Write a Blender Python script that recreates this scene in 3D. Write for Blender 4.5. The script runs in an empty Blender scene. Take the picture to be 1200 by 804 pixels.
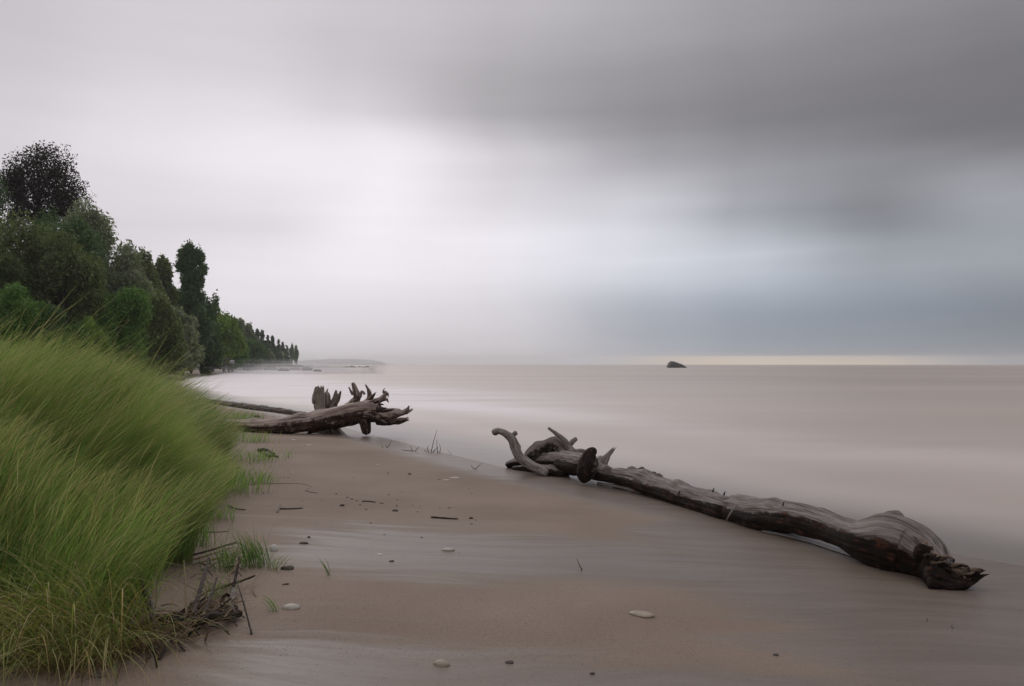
import bpy, math, random
import numpy as np
from mathutils import Vector, Matrix

random.seed(7)
rng = np.random.default_rng(11)
SC = bpy.context.scene
COL = SC.collection
R = math.radians
PI = math.pi

# ------------------------------------------------------------------ camera
F = 900.0                                   # focal length in photo pixels (1200 wide)
CZ = 1.45
PITCH = math.atan(25 / F)
cd = bpy.data.cameras.new('camera')
cd.lens = F / 1200 * 36
cd.sensor_width = 36
cd.clip_start = 0.05
cd.clip_end = 40000
cam = bpy.data.objects.new('camera', cd)
COL.objects.link(cam)
cam.location = (0, 0, CZ)
cam.rotation_euler = (PI / 2 + PITCH, 0, 0)
SC.camera = cam

# ------------------------------------------------------------------ render
SC.view_settings.view_transform = 'Standard'
SC.view_settings.look = 'None'
SC.view_settings.exposure = 0.0
SC.view_settings.gamma = 1.0
SC.view_settings.use_curve_mapping = False
SC.cycles.use_denoising = True
SC.cycles.max_bounces = 9
SC.cycles.diffuse_bounces = 6
SC.cycles.glossy_bounces = 3
SC.cycles.transmission_bounces = 6
SC.cycles.transparent_max_bounces = 4
SC.cycles.volume_bounces = 1

# ------------------------------------------------------------------ world: overcast cloud deck
SUN_EL, SUN_AZ = 38.0, -25.0                # azimuth from +Y, positive to the right (+X)
world = bpy.data.worlds.new('World')
SC.world = world
world.use_nodes = True
nt = world.node_tree
nt.nodes.clear()


class NB:
    """small node builder"""
    def __init__(s, tree):
        s.t = tree

    def n(s, kind, **kw):
        nd = s.t.nodes.new(kind)
        for k, v in kw.items():
            setattr(nd, k, v)
        return nd

    def link(s, a, b):
        s.t.links.new(a, b)

    def put(s, sock, v):
        if isinstance(v, bpy.types.NodeSocket):
            s.link(v, sock)
        elif v is not None:
            sock.default_value = v

    def m(s, op, a, b=None, c=None, clamp=False):
        nd = s.n('ShaderNodeMath', operation=op)
        nd.use_clamp = clamp
        s.put(nd.inputs[0], a)
        s.put(nd.inputs[1], b)
        s.put(nd.inputs[2], c)
        return nd.outputs[0]

    def mr(s, v, a, b, c=0.0, d=1.0, smooth=True):
        nd = s.n('ShaderNodeMapRange')
        nd.interpolation_type = 'SMOOTHSTEP' if smooth else 'LINEAR'
        s.put(nd.inputs[0], v)
        for i, q in enumerate((a, b, c, d)):
            nd.inputs[1 + i].default_value = q
        return nd.outputs[0]

    def mix(s, f, a, b, mode='MIX'):
        nd = s.n('ShaderNodeMix', data_type='RGBA', blend_type=mode)
        s.put(nd.inputs[0], f)
        s.put(nd.inputs[6], a if isinstance(a, bpy.types.NodeSocket) else (*a, 1))
        s.put(nd.inputs[7], b if isinstance(b, bpy.types.NodeSocket) else (*b, 1))
        return nd.outputs[2]

    def noise(s, vec, scale=1.0, detail=4.0, rough=0.5, dist=0.0):
        nd = s.n('ShaderNodeTexNoise')
        s.put(nd.inputs['Vector'], vec)
        nd.inputs['Scale'].default_value = scale
        nd.inputs['Detail'].default_value = detail
        nd.inputs['Roughness'].default_value = rough
        nd.inputs['Distortion'].default_value = dist
        return nd.outputs[0]

    def mapping(s, vec, scale=(1, 1, 1), rot=(0, 0, 0), loc=(0, 0, 0)):
        nd = s.n('ShaderNodeMapping')
        s.put(nd.inputs[0], vec)
        nd.inputs['Location'].default_value = loc
        nd.inputs['Rotation'].default_value = rot
        nd.inputs['Scale'].default_value = scale
        return nd.outputs[0]

    def attr(s, name):
        return s.n('ShaderNodeAttribute', attribute_name=name)

    def bump(s, h, strength=0.3, dist=0.02, normal=None):
        nd = s.n('ShaderNodeBump')
        nd.inputs['Strength'].default_value = strength
        nd.inputs['Distance'].default_value = dist
        s.put(nd.inputs['Height'], h)
        if normal:
            s.link(normal, nd.inputs['Normal'])
        return nd.outputs[0]


def lin(c):
    return tuple(((v / 255) / 12.92 if v / 255 <= 0.04045 else (((v / 255) + 0.055) / 1.055) ** 2.4) for v in c)


w = NB(nt)
tc = w.n('ShaderNodeTexCoord').outputs['Generated']
sep = w.n('ShaderNodeSeparateXYZ')
w.link(tc, sep.inputs[0])
# streaky wind-drawn warp of the cloud pattern
sv = w.mapping(tc, scale=(1.6, 1.6, 9.0))
n1 = w.noise(sv, 1.0, 2, 0.45)
n2 = w.noise(w.mapping(tc, scale=(1.1, 1.1, 14.0), loc=(3, 1, 2)), 1.6, 2, 0.45)
az = w.m('MULTIPLY', w.m('ARCTAN2', sep.outputs[0], sep.outputs[1]), 180 / PI)
el = w.m('MULTIPLY', w.m('ARCSINE', sep.outputs[2]), 180 / PI)
wf = w.mr(el, 1.0, 8.0, 0.0, 1.0)
awarp = w.m('ADD', az, w.m('MULTIPLY', w.m('MULTIPLY', w.m('SUBTRACT', n1, 0.5), wf), 8.0))
ewarp = w.m('ADD', el, w.m('MULTIPLY', w.m('MULTIPLY', w.m('SUBTRACT', n2, 0.5), 1.5), wf))
# rows of the cloud deck: elevation (deg), list of (azimuth, srgb brightness triple)
SPX = [-200, 0, 150, 300, 450, 600, 750, 900, 1050, 1200, 1400]
SKY = [
    (-260, [205, 208, 210, 212, 208, 200, 190, 178, 168, 160, 160]),
    (-60, [190, 196, 204, 206, 200, 190, 176, 162, 150, 140, 140]),
    (0, [190, 198, 207, 209, 201, 188, 172, 156, 142, 130, 126]),
    (40, [194, 201, 209, 211, 200, 182, 167, 149, 134, 121, 120]),
    (80, [200, 206, 213, 213, 198, 172, 155, 137, 126, 117, 118]),
    (120, [206, 211, 222, 223, 206, 165, 145, 129, 121, 117, 118]),
    (150, [206, 212, 227, 234, 228, 184, 147, 127, 119, 114, 118]),
    (175, [206, 212, 227, 238, 240, 202, 158, 140, 134, 128, 130]),
    (200, [206, 212, 225, 238, 243, 214, 182, 156, 146, 154, 150]),
    (225, [206, 212, 222, 233, 245, 216, 206, 158, 134, 162, 158]),
    (250, [208, 212, 218, 226, 246, 226, 208, 160, 132, 161, 160]),
    (275, [210, 214, 217, 222, 247, 243, 222, 186, 146, 160, 160]),
    (300, [212, 217, 223, 232, 242, 237, 226, 206, 170, 163, 160]),
    (330, [214, 219, 228, 236, 238, 230, 210, 193, 161, 149, 146]),
    (355, [214, 219, 226, 231, 230, 220, 185, 163, 147, 136, 134]),
    (380, [212, 217, 221, 224, 222, 214, 176, 154, 145, 132, 130]),
    (405, [210, 215, 217, 218, 216, 210, 178, 156, 147, 134, 130]),
    (416, [210, 215, 217, 218, 216, 210, 182, 158, 148, 136, 132]),
    (419, [210, 215, 217, 218, 216, 212, 206, 232, 222, 150, 140]),
    (427, [210, 215, 217, 218, 216, 212, 206, 232, 222, 150, 140]),
]


def sky_rgb(px, py):
    """brightness and hue of the cloud deck, read where the photograph shows it"""
    ys = np.array([r_[0] for r_ in SKY], float)
    G_ = np.array([r_[1] for r_ in SKY], float)
    py = min(max(py, ys[0]), ys[-1])
    row = np.array([np.interp(py, ys, G_[:, k]) for k in range(len(SPX))])
    px = min(max(px, SPX[0]), SPX[-1])
    k = min(max(int(np.searchsorted(SPX, px)) - 1, 0), len(SPX) - 2)
    t = (px - SPX[k]) / (SPX[k + 1] - SPX[k]); t = t * .5 + t * t * (3 - 2 * t) * .5
    g = row[k] * (1 - t) + row[k + 1] * t
    right = np.clip((px - 550) / 400, 0, 1) * np.clip((py - 120) / 200, 0, 1)
    upr = np.clip((px - 500) / 500, 0, 1) * (1 - right)
    rgb = g * (np.array([1.008, .986, 1.010]) * (1 - right) + np.array([.955, .992, 1.045]) * right) * (1 + upr * np.array([-.005, .003, .012]))
    low = np.clip((px - 650) / 200, 0, 1) * np.clip((py - 320) / 40, 0, 1)
    rgb = rgb * (1 + low * np.array([-.035, -.004, .025]))
    strip = np.clip((px - 700) / 120, 0, 1) * np.clip((py - 416) / 3, 0, 1) * np.clip((1180 - px) / 120, 0, 1)
    return rgb * (1 - strip) + strip * g * np.array([1.15, 1.03, .88])


PXS = np.unique(np.concatenate([np.linspace(-200, 1400, 28), [800, 860, 1120]]))
AZ = [math.degrees(math.atan((p_ - 600) / F)) for p_ in PXS]
AZ0, AZ1 = AZ[0], AZ[-1]
ROWS = []
for el_ in [90, 50, 36, 28, 25.5, 23, 20.6, 18.4, 16.6, 15, 13.5, 12, 10.6, 9.2, 7.8, 6.4, 5.0, 3.6, 2.2, 1.0, 0.66, 0.52, 0.0]:
    cs = []
    for p_, a_ in zip(PXS, AZ):
        if el_ > 40:
            cs.append((226, 223, 225) if el_ > 60 else (214, 211, 213))
        else:
            cs.append(tuple(sky_rgb(p_, 427 - F * math.tan(R(el_)) / math.cos(R(a_)))))
    ROWS.append((el_, cs))
ROWS.append((-30, [(170, 160, 152)] * len(AZ)))
azn = w.mr(awarp, AZ0, AZ1, 0, 1, smooth=False)
prev = None
for i, (e_, cols) in enumerate(ROWS):
    cr = w.n('ShaderNodeValToRGB')
    cr.color_ramp.interpolation = 'CARDINAL'
    els = cr.color_ramp.elements
    for k in range(len(AZ) - 2):
        els.new(0.5)
    for k, a_ in enumerate(AZ):
        els[k].position = (a_ - AZ0) / (AZ1 - AZ0)
    for k, c_ in enumerate(cols):
        els[k].color = (*lin(c_), 1)
    w.link(azn, cr.inputs[0])
    if prev is None:
        prev = cr.outputs[0]
    else:
        pe = ROWS[i - 1][0]
        # 1 at this row's elevation and below, 0 at the row above
        f = w.mr(ewarp, e_, pe, 1.0, 0.0, smooth=False)
        prev = w.mix(f, prev, cr.outputs[0])
fine = w.noise(w.mapping(tc, scale=(1.0, 1.0, 10.0), loc=(7, 4, 1)), 1.8, 4, 0.5)
fmul = w.mr(fine, 0.25, 0.75, 0.955, 1.055, smooth=False)
comb = w.n('ShaderNodeCombineColor')
for k in range(3):
    w.link(fmul, comb.inputs[k])
deck = w.mix(1.0, prev, comb.outputs[0], 'MULTIPLY')
BG = 0.1
deck10 = w.n('ShaderNodeVectorMath', operation='SCALE')
w.link(deck, deck10.inputs[0])
deck10.inputs['Scale'].default_value = 1.0 / BG
sky = w.n('ShaderNodeTexSky', sky_type='NISHITA')
sky.sun_disc = False
sky.sun_elevation = R(SUN_EL)
sky.sun_rotation = R(SUN_AZ)
skymix = w.mix(0.992, sky.outputs[0], deck10.outputs[0])      # the blue barely gets through the overcast
bg = w.n('ShaderNodeBackground')
bg.inputs[1].default_value = BG
w.link(skymix, bg.inputs[0])
out = w.n('ShaderNodeOutputWorld')
w.link(bg.outputs[0], out.inputs[0])

sl = bpy.data.lights.new('sun', 'SUN')
sl.energy = 0.5
sl.angle = R(25)
sl.color = (1.0, 0.96, 0.9)
sun = bpy.data.objects.new('sun', sl)
COL.objects.link(sun)
sd = Vector((math.sin(R(SUN_AZ)) * math.cos(R(SUN_EL)), math.cos(R(SUN_AZ)) * math.cos(R(SUN_EL)), math.sin(R(SUN_EL))))
sun.rotation_euler = sd.to_track_quat('Z', 'Y').to_euler()
sun.location = (0, 0, 60)


# ------------------------------------------------------------------ numpy noise
def _h(ix, iy, iz, s):
    n = (ix * 374761393 + iy * 668265263 + iz * 2147483647 + s * 1274126177) & 0xffffffff
    n = ((n ^ (n >> 13)) * 1274126177) & 0xffffffff
    return ((n ^ (n >> 16)) & 0xffff) / 65535.0


def vnoise(p, s=0):
    p = np.asarray(p, float)
    i = np.floor(p).astype(np.int64)
    f = p - i
    f = f * f * (3 - 2 * f)
    o = 0
    for dx in (0, 1):
        for dy in (0, 1):
            for dz in (0, 1):
                wgt = (f[..., 0] if dx else 1 - f[..., 0]) * (f[..., 1] if dy else 1 - f[..., 1]) * (f[..., 2] if dz else 1 - f[..., 2])
                o = o + wgt * _h(i[..., 0] + dx, i[..., 1] + dy, i[..., 2] + dz, s)
    return o * 2 - 1


def fbm(p, octv=4, s=0):
    p = np.asarray(p, float)
    a, o, t = 1.0, 0, 0
    for k in range(octv):
        o = o + a * vnoise(p * 2 ** k + 17.3 * k, s + k)
        t += a
        a *= 0.5
    return o / t


def sst(x, a, b):
    t = np.clip((x - a) / (b - a), 0, 1)
    return t * t * (3 - 2 * t)


# ------------------------------------------------------------------ terrain
SHORE = [(60, -60), (9, -3), (5.6, 2.4), (3.75, 5.6), (2.1, 7.55), (-0.1, 11.0), (-3.2, 16.6), (-5.7, 21.5), (-11.5, 30), (-23, 50), (-33, 74), (-43, 108), (-64, 180), (-116, 400), (-135, 440), (-190, 470), (-700, 620), (-4500, 900)]
DUNE = [(-60, -6), (-9, 2.2), (-4, 3.0), (-2.13, 3.20), (-2.0, 3.13), (-1.86, 3.30), (-1.82, 3.55), (-1.80, 4.05), (-2.02, 4.9), (-2.52, 5.8), (-2.62, 6.2), (-2.62, 7.05), (-2.95, 8.0), (-3.5, 9.4), (-4.9, 13.0), (-7.2, 18), (-13.5, 28), (-27, 50), (-40, 75), (-52, 108), (-74, 180), (-130, 400), (-150, 440), (-800, 600), (-4500, 860)]


def sdist(x, y, poly):
    """signed distance, positive to the left of the polyline"""
    best = np.full(x.shape, 1e18)
    sg = np.ones(x.shape)
    for (ax, ay), (bx, by) in zip(poly[:-1], poly[1:]):
        ux, uy = bx - ax, by - ay
        L2 = ux * ux + uy * uy
        t = np.clip(((x - ax) * ux + (y - ay) * uy) / L2, 0, 1)
        qx, qy = x - (ax + t * ux), y - (ay + t * uy)
        d2 = qx * qx + qy * qy
        cr = ux * (y - ay) - uy * (x - ax)
        upd = d2 < best - 1e-9
        best = np.where(upd, d2, best)
        sg = np.where(upd, np.sign(cr), sg)
    return np.sqrt(best) * sg


def ground(x, y):
    x = np.asarray(x, float)
    y = np.asarray(y, float)
    d = sdist(x, y, SHORE)
    e = sdist(x, y, DUNE)
    z = np.where(d < 0, np.maximum(0.012 * d + 0.06 * np.minimum(d + .6, 0), -1.6), 0.04 * np.minimum(d, 9))
    z = z + 0.36 * sst(e, 0.05, 2.2) + 0.10 * sst(e, 1.5, 5) * (fbm(np.stack([x * .4, y * .4, x * 0], -1), 2, 5) + .5)
    st = np.interp(y, [0, 35, 70, 200, 500], [16, 10, 8, 6, 6])
    b = np.maximum(e - st * 0.8, 0)
    hmax = np.interp(y, [0, 60, 120, 250, 420, 600], [13, 13, 12, 11, 6, 8])
    z = z + hmax * (1 - np.exp(-b * 0.62 / hmax * 1.1)) * np.where(x < 0, 1, 0)
    # gentle unevenness of the sand
    near = np.exp(-np.hypot(x, y) / 40)
    z = z + near * 0.012 * fbm(np.stack([x * .9 + 3, y * 1.6, x * 0], -1), 3, 3) * sst(d, 0.1, 1.5)
    # scour hollow below the lifted part of the big log
    return z


def gz(x, y):
    return float(ground(np.array([x]), np.array([y]))[0])


def ray(px, py):
    v = Vector(((px - 600) / F, 1.0, (402 - py) / F))
    v.rotate(Matrix.Rotation(PITCH, 3, 'X'))
    return v


def at(px, py, Y):
    v = ray(px, py)
    t = Y / v.y
    return Vector((v.x * t, Y, CZ + v.z * t))


def hit(px, py):
    v = ray(px, py)
    ts = np.exp(np.linspace(math.log(1.5), math.log(600), 900))
    gx, gy, zz = v.x * ts, v.y * ts, CZ + v.z * ts
    g = ground(gx, gy)
    k = int(np.argmax(zz < g))
    if k == 0:
        k = len(ts) - 1
    a = (zz[k - 1] - g[k - 1])
    b = (g[k] - zz[k])
    t = ts[k - 1] + (ts[k] - ts[k - 1]) * a / max(a + b, 1e-9)
    return Vector((v.x * t, v.y * t, CZ + v.z * t))


# ------------------------------------------------------------------ mesh helpers
def mesh_obj(name, verts, faces, mats, parent=None, smooth=True, attrs=None):
    me = bpy.data.meshes.new(name)
    verts = np.asarray(verts, np.float32)
    faces = np.asarray(faces, np.int32)
    k = faces.shape[1]
    me.vertices.add(len(verts))
    me.vertices.foreach_set('co', verts.ravel())
    me.loops.add(faces.size)
    me.loops.foreach_set('vertex_index', faces.ravel())
    me.polygons.add(len(faces))
    me.polygons.foreach_set('loop_start', np.arange(0, faces.size, k, dtype=np.int32))
    me.polygons.foreach_set('loop_total', np.full(len(faces), k, np.int32))
    me.polygons.foreach_set('use_smooth', np.full(len(faces), smooth, bool))
    for an, (kind, data) in (attrs or {}).items():
        a = me.attributes.new(an, kind, 'POINT')
        a.data.foreach_set({'FLOAT': 'value', 'FLOAT_VECTOR': 'vector', 'FLOAT_COLOR': 'color'}[kind], np.asarray(data, np.float32).ravel())
    me.update(calc_edges=True)
    me.validate()
    for m_ in (mats if isinstance(mats, (list, tuple)) else [mats]):
        me.materials.append(m_)
    o = bpy.data.objects.new(name, me)
    COL.objects.link(o)
    if parent is not None:
        o.parent = parent
        o.matrix_parent_inverse = Matrix.Identity(4)
    return o


def empty(name, loc=(0, 0, 0)):
    o = bpy.data.objects.new(name, None)
    COL.objects.link(o)
    o.location = loc
    o.empty_display_size = 0.1
    return o


def tag(o, label=None, cat=None, group=None, kind=None):
    if label: o['label'] = label
    if cat: o['category'] = cat
    if group: o['group'] = group
    if kind: o['kind'] = kind
    return o


def new_mat(name):
    m_ = bpy.data.materials.new(name)
    m_.use_nodes = True
    t = m_.node_tree
    t.nodes.clear()
    b = NB(t)
    o = b.n('ShaderNodeOutputMaterial')
    return m_, b, o


def principled(b, out_, color, rough=0.8, spec=0.5, normal=None, **kw):
    p = b.n('ShaderNodeBsdfPrincipled')
    b.put(p.inputs['Base Color'], color if isinstance(color, bpy.types.NodeSocket) else (*color, 1))
    b.put(p.inputs['Roughness'], rough)
    b.put(p.inputs['Specular IOR Level'], spec)
    if normal: b.link(normal, p.inputs['Normal'])
    b.link(p.outputs[0], out_.inputs[0])
    return p


# ------------------------------------------------------------------ materials
def mat_ground():
    m_, b, o = new_mat('beach_ground')
    geo = b.n('ShaderNodeNewGeometry').outputs['Position']
    wet = b.attr('wet').outputs['Fac']
    veg = b.attr('veg').outputs['Fac']
    wv = b.n('ShaderNodeTexNoise'); b.link(geo, wv.inputs['Vector']); wv.inputs['Scale'].default_value = .28; wv.inputs['Detail'].default_value = 2
    wvs = b.n('ShaderNodeVectorMath', operation='SCALE'); b.link(wv.outputs['Color'], wvs.inputs[0]); wvs.inputs['Scale'].default_value = 1.6
    wva = b.n('ShaderNodeVectorMath', operation='ADD'); b.link(geo, wva.inputs[0]); b.link(wvs.outputs[0], wva.inputs[1])
    geo_s = wva.outputs[0]
    streak = b.noise(b.mapping(geo_s, scale=(0.35, 3.2, 1), rot=(0, 0, R(4))), 2.0, 5, 0.6)
    streak2 = b.noise(b.mapping(geo, scale=(0.22, 5.0, 1), rot=(0, 0, R(-3)), loc=(4, 9, 0)), 3.0, 5, 0.6)
    broad = b.noise(geo, 0.6, 4, 0.5)
    grain = b.noise(geo, 260.0, 2, 0.7)
    grain2 = b.noise(geo, 75.0, 3, 0.7)
    streak3 = b.noise(b.mapping(geo_s, scale=(0.16, 11.0, 1), rot=(0, 0, R(-6)), loc=(1, 5, 0)), 2.0, 5, 0.65, 0.4)
    wetm = b.m('ADD', wet, b.m('MULTIPLY', b.m('SUBTRACT', streak, 0.5), 1.1))
    wetm = b.m('ADD', wetm, b.m('MULTIPLY', b.m('SUBTRACT', streak3, 0.5), 0.7))
    wetm = b.mr(b.m('ADD', wetm, b.m('MULTIPLY', b.m('SUBTRACT', streak2, 0.5), 0.5)), 0.15, 0.9)
    dry = b.mix(b.mr(broad, 0.3, 0.7), (0.205, 0.150, 0.114), (0.270, 0.203, 0.158))
    wc = b.mix(b.mr(streak, 0.35, 0.65), (0.140, 0.106, 0.083), (0.175, 0.137, 0.112))
    col = b.mix(wetm, dry, wc)
    gm = b.m('MULTIPLY', b.mr(grain, 0.3, 0.7, 0.82, 1.18, smooth=False), b.mr(grain2, 0.25, 0.75, 0.82, 1.18, smooth=False))
    cc = b.n('ShaderNodeCombineColor')
    for k in range(3): b.link(gm, cc.inputs[k])
    col = b.mix(b.m('SUBTRACT', 1.0, b.m('MULTIPLY', wetm, 0.55)), col, b.mix(1.0, col, cc.outputs[0], 'MULTIPLY'))
    # dark coarse grit scattered in patches
    vor = b.n('ShaderNodeTexVoronoi')
    b.link(geo, vor.inputs['Vector'])
    vor.inputs['Scale'].default_value = 42
    vor.inputs['Randomness'].default_value = 1.0
    speck = b.m('LESS_THAN', vor.outputs['Distance'], b.mr(b.noise(geo, 9.0, 3, 0.6), 0.42, 0.72, 0.03, 0.2))
    patch = b.mr(b.noise(b.mapping(geo, scale=(.5, 1.6, 1)), 1.4, 3, 0.5), 0.42, 0.66)
    col = b.mix(b.m('MULTIPLY', b.m('MULTIPLY', speck, patch), b.m('SUBTRACT', 0.75, b.m('MULTIPLY', wetm, 0.5))), col, (0.07, 0.052, 0.042))
    vegc = b.mix(b.noise(geo, 0.8, 4), (0.02, 0.026, 0.009), (0.05, 0.055, 0.02))
    col = b.mix(veg, col, vegc)
    rough = b.m('ADD', b.m('MULTIPLY', wetm, -0.48), 0.88)
    rough = b.m('ADD', rough, b.m('MULTIPLY', veg, 0.5), clamp=True)
    h = b.m('ADD', b.m('MULTIPLY', grain, 0.35), b.m('MULTIPLY', grain2, 0.65))
    h = b.m('MULTIPLY', h, b.m('SUBTRACT', 1.0, b.m('MULTIPLY', wetm, 0.85)))
    h = b.m('ADD', h, b.m('ADD', b.m('MULTIPLY', streak2, 0.5), b.m('MULTIPLY', streak3, 0.9)))
    nrm = b.bump(h, 0.45, 0.008)
    principled(b, o, col, rough, 0.5, nrm)
    return m_


def mat_water():
    m_, b, o = new_mat('silty_water')
    geo = b.n('ShaderNodeNewGeometry').outputs['Position']
    sh = b.attr('shore').outputs['Fac']       # distance from the shoreline, metres
    foam = b.attr('foam').outputs['Fac']
    along = b.noise(b.mapping(geo, scale=(0.10, 0.32, 1), rot=(0, 0, R(20))), 1.0, 4, 0.5)
    big = b.noise(b.mapping(geo, scale=(0.012, 0.06, 1)), 1.0, 4, 0.55)
    far = b.mix(b.mr(big, 0.3, 0.7), (0.36, 0.275, 0.205), (0.50, 0.395, 0.31))
    fm = b.m('MULTIPLY', foam, b.mr(along, 0.2, 0.6, 0.6, 1.2), clamp=True)
    col = b.mix(fm, far, (0.86, 0.80, 0.82))
    near = b.mr(sh, 0.0, 3.0, 1.0, 0.0)
    col = b.mix(b.m('MULTIPLY', near, b.m('SUBTRACT', 1.0, fm)), col, (0.26, 0.235, 0.225))
    nz = b.noise(b.mapping(geo, scale=(0.5, 1.5, 1), rot=(0, 0, R(20))), 1.2, 4, 0.5)
    edge = b.mr(b.m('ADD', sh, b.m('MULTIPLY', b.m('SUBTRACT', nz, 0.5), 0.8)), 0.0, 1.3, 1.0, 0.0)
    col = b.mix(edge, col, (0.175, 0.14, 0.122))
    nrm = b.bump(nz, 0.10, 0.05)
    rough = b.mr(fm, 0, 1, 0.3, 0.65)
    p = principled(b, o, col, rough, 0.5, nrm)
    return m_


def mat_wood(name, top, mid, dark, red, wet_rough=0.62, dry_rough=0.62, crack=1.0):
    """weathered driftwood: 'grain' runs along the limb, 'wet' marks soaked bark"""
    m_, b, o = new_mat(name)
    g = b.attr('grain').outputs['Vector']
    wet = b.attr('wet').outputs['Fac']
    geo = b.n('ShaderNodeNewGeometry').outputs['Position']
    fib = b.noise(b.mapping(g, scale=(6, 6, 1.2)), 2.2, 6, 0.65, 0.3)
    fine_ = b.noise(b.mapping(g, scale=(22, 22, 2.0)), 2.0, 4, 0.7)
    blot = b.noise(b.mapping(g, scale=(1.2, 1.2, 3.0), loc=(2, 7, 1)), 1.8, 5, 0.6)
    spot = b.noise(geo, 38.0, 3, 0.6)
    c = b.mix(b.mr(fib, 0.35, 0.65), mid, top)
    c = b.mix(b.m('MULTIPLY', b.mr(fine_, 0.52, 0.68), 0.35), c, tuple(v * 0.45 for v in mid))
    patchy = b.noise(b.mapping(g, scale=(1.6, 1.6, 0.5), loc=(5, 3, 8)), 1.6, 6, 0.65, 0.6)
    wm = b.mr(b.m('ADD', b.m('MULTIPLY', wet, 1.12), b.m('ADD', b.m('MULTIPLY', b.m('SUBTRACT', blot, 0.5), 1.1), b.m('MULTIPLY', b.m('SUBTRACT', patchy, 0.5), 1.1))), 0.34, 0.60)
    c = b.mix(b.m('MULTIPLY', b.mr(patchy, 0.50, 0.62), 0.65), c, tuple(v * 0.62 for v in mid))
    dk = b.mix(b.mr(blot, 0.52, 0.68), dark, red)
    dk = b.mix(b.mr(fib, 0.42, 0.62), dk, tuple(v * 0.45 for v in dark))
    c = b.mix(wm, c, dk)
    crk = b.mr(b.noise(b.mapping(g, scale=(5, 5, 0.35), loc=(9, 2, 4)), 2.4, 3, 0.5, 0.4), 0.58, 0.64)
    c = b.mix(b.m('MULTIPLY', crk, 0.75 * crack), c, (0.012, 0.009, 0.007))
    c = b.mix(b.m('MULTIPLY', b.mr(spot, 0.66, 0.72), 0.8), c, (0.02, 0.014, 0.01))
    rough = b.m('ADD', b.m('MULTIPLY', wm, wet_rough - dry_rough), dry_rough)
    h = b.m('ADD', b.m('MULTIPLY', fib, 0.7), b.m('MULTIPLY', fine_, 0.3))
    h = b.m('SUBTRACT', h, b.m('MULTIPLY', crk, 0.6 * crack))
    nrm = b.bump(h, 0.85, 0.012)
    principled(b, o, c, rough, b.m('SUBTRACT', 0.5, b.m('MULTIPLY', wm, 0.32)), nrm)
    return m_


def mat_leaf(name, rough=0.6, trans=0.35):
    m_, b, o = new_mat(name)
    c = b.attr('tint').outputs['Color']
    p = principled(b, o, c, rough, 0.3)
    tl = b.n('ShaderNodeBsdfTranslucent')
    b.link(b.mix(1.0, c, (1.0, 1.15, 0.6), 'MULTIPLY'), tl.inputs[0])
    mx = b.n('ShaderNodeMixShader')
    mx.inputs[0].default_value = trans
    b.link(p.outputs[0], mx.inputs[1])
    b.link(tl.outputs[0], mx.inputs[2])
    b.link(mx.outputs[0], o.inputs[0])
    return m_


def mat_simple(name, c1, c2, scale=20, rough=0.7, bump=0.3, dist=0.005, spec=0.4):
    m_, b, o = new_mat(name)
    co = b.n('ShaderNodeTexCoord').outputs['Object']
    n_ = b.noise(co, scale, 5, 0.6)
    n3 = b.noise(co, scale * 5, 3, 0.6)
    c = b.mix(b.mr(n_, 0.35, 0.65), c1, c2)
    nrm = b.bump(b.m('ADD', n_, b.m('MULTIPLY', n3, 0.4)), bump, dist)
    principled(b, o, c, rough, spec, nrm)
    return m_


M_ground = mat_ground()
M_water = mat_water()
M_big = mat_wood('wet_driftwood', (0.250, 0.218, 0.210), (0.130, 0.094, 0.080), (0.020, 0.013, 0.010), (0.115, 0.042, 0.024))
M_pale = mat_wood('pale_driftwood', (0.38, 0.34, 0.32), (0.25, 0.21, 0.19), (0.09, 0.065, 0.055), (0.17, 0.10, 0.075))
M_mid = mat_wood('weathered_driftwood', (0.46, 0.36, 0.32), (0.31, 0.22, 0.185), (0.05, 0.032, 0.025), (0.20, 0.105, 0.07))
M_stump = mat_wood('grey_stump_wood', (0.37, 0.315, 0.265), (0.24, 0.195, 0.16), (0.06, 0.045, 0.036), (0.11, 0.08, 0.06))
M_darkwood = mat_wood('soaked_driftwood', (0.10, 0.070, 0.056), (0.055, 0.037, 0.029), (0.022, 0.014, 0.010), (0.08, 0.038, 0.024))
M_reed = mat_wood('dry_reed', (0.42, 0.29, 0.17), (0.30, 0.19, 0.105), (0.14, 0.075, 0.04), (0.22, 0.11, 0.05), crack=0.2)
M_splinter = mat_wood('torn_wood', (0.34, 0.24, 0.17), (0.15, 0.10, 0.07), (0.035, 0.024, 0.018), (0.12, 0.07, 0.045))
M_bark = mat_simple('tree_bark', (0.05, 0.04, 0.032), (0.11, 0.09, 0.075), 6, 0.9, 0.6, 0.03)
M_leaf = mat_leaf('tree_leaves')
M_grass = mat_leaf('grass_blades', 0.55, 0.4)
M_stone_l = mat_simple('pale_stone', (0.36, 0.32, 0.28), (0.46, 0.42, 0.37), 18, 0.5, 0.15, 0.002)
M_stone_t = mat_simple('tan_stone', (0.27, 0.22, 0.165), (0.36, 0.30, 0.23), 18, 0.45, 0.15, 0.002)
M_stone_d = mat_simple('dark_stone', (0.05, 0.04, 0.035), (0.10, 0.08, 0.068), 25, 0.5, 0.2, 0.002)
M_stone_w = mat_simple('white_stone', (0.55, 0.53, 0.50), (0.68, 0.66, 0.63), 25, 0.5, 0.15, 0.002)
M_rock = mat_simple('lake_rock', (0.035, 0.035, 0.038), (0.085, 0.082, 0.08), 1.2, 0.6, 0.6, 0.1)
M_shrock = mat_simple('shore_rock', (0.085, 0.07, 0.062), (0.19, 0.16, 0.145), 0.9, 0.7, 0.6, 0.1)
M_slab = mat_simple('concrete_slab', (0.34, 0.33, 0.32), (0.46, 0.45, 0.44), 1.0, 0.8, 0.3, 0.03)
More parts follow.
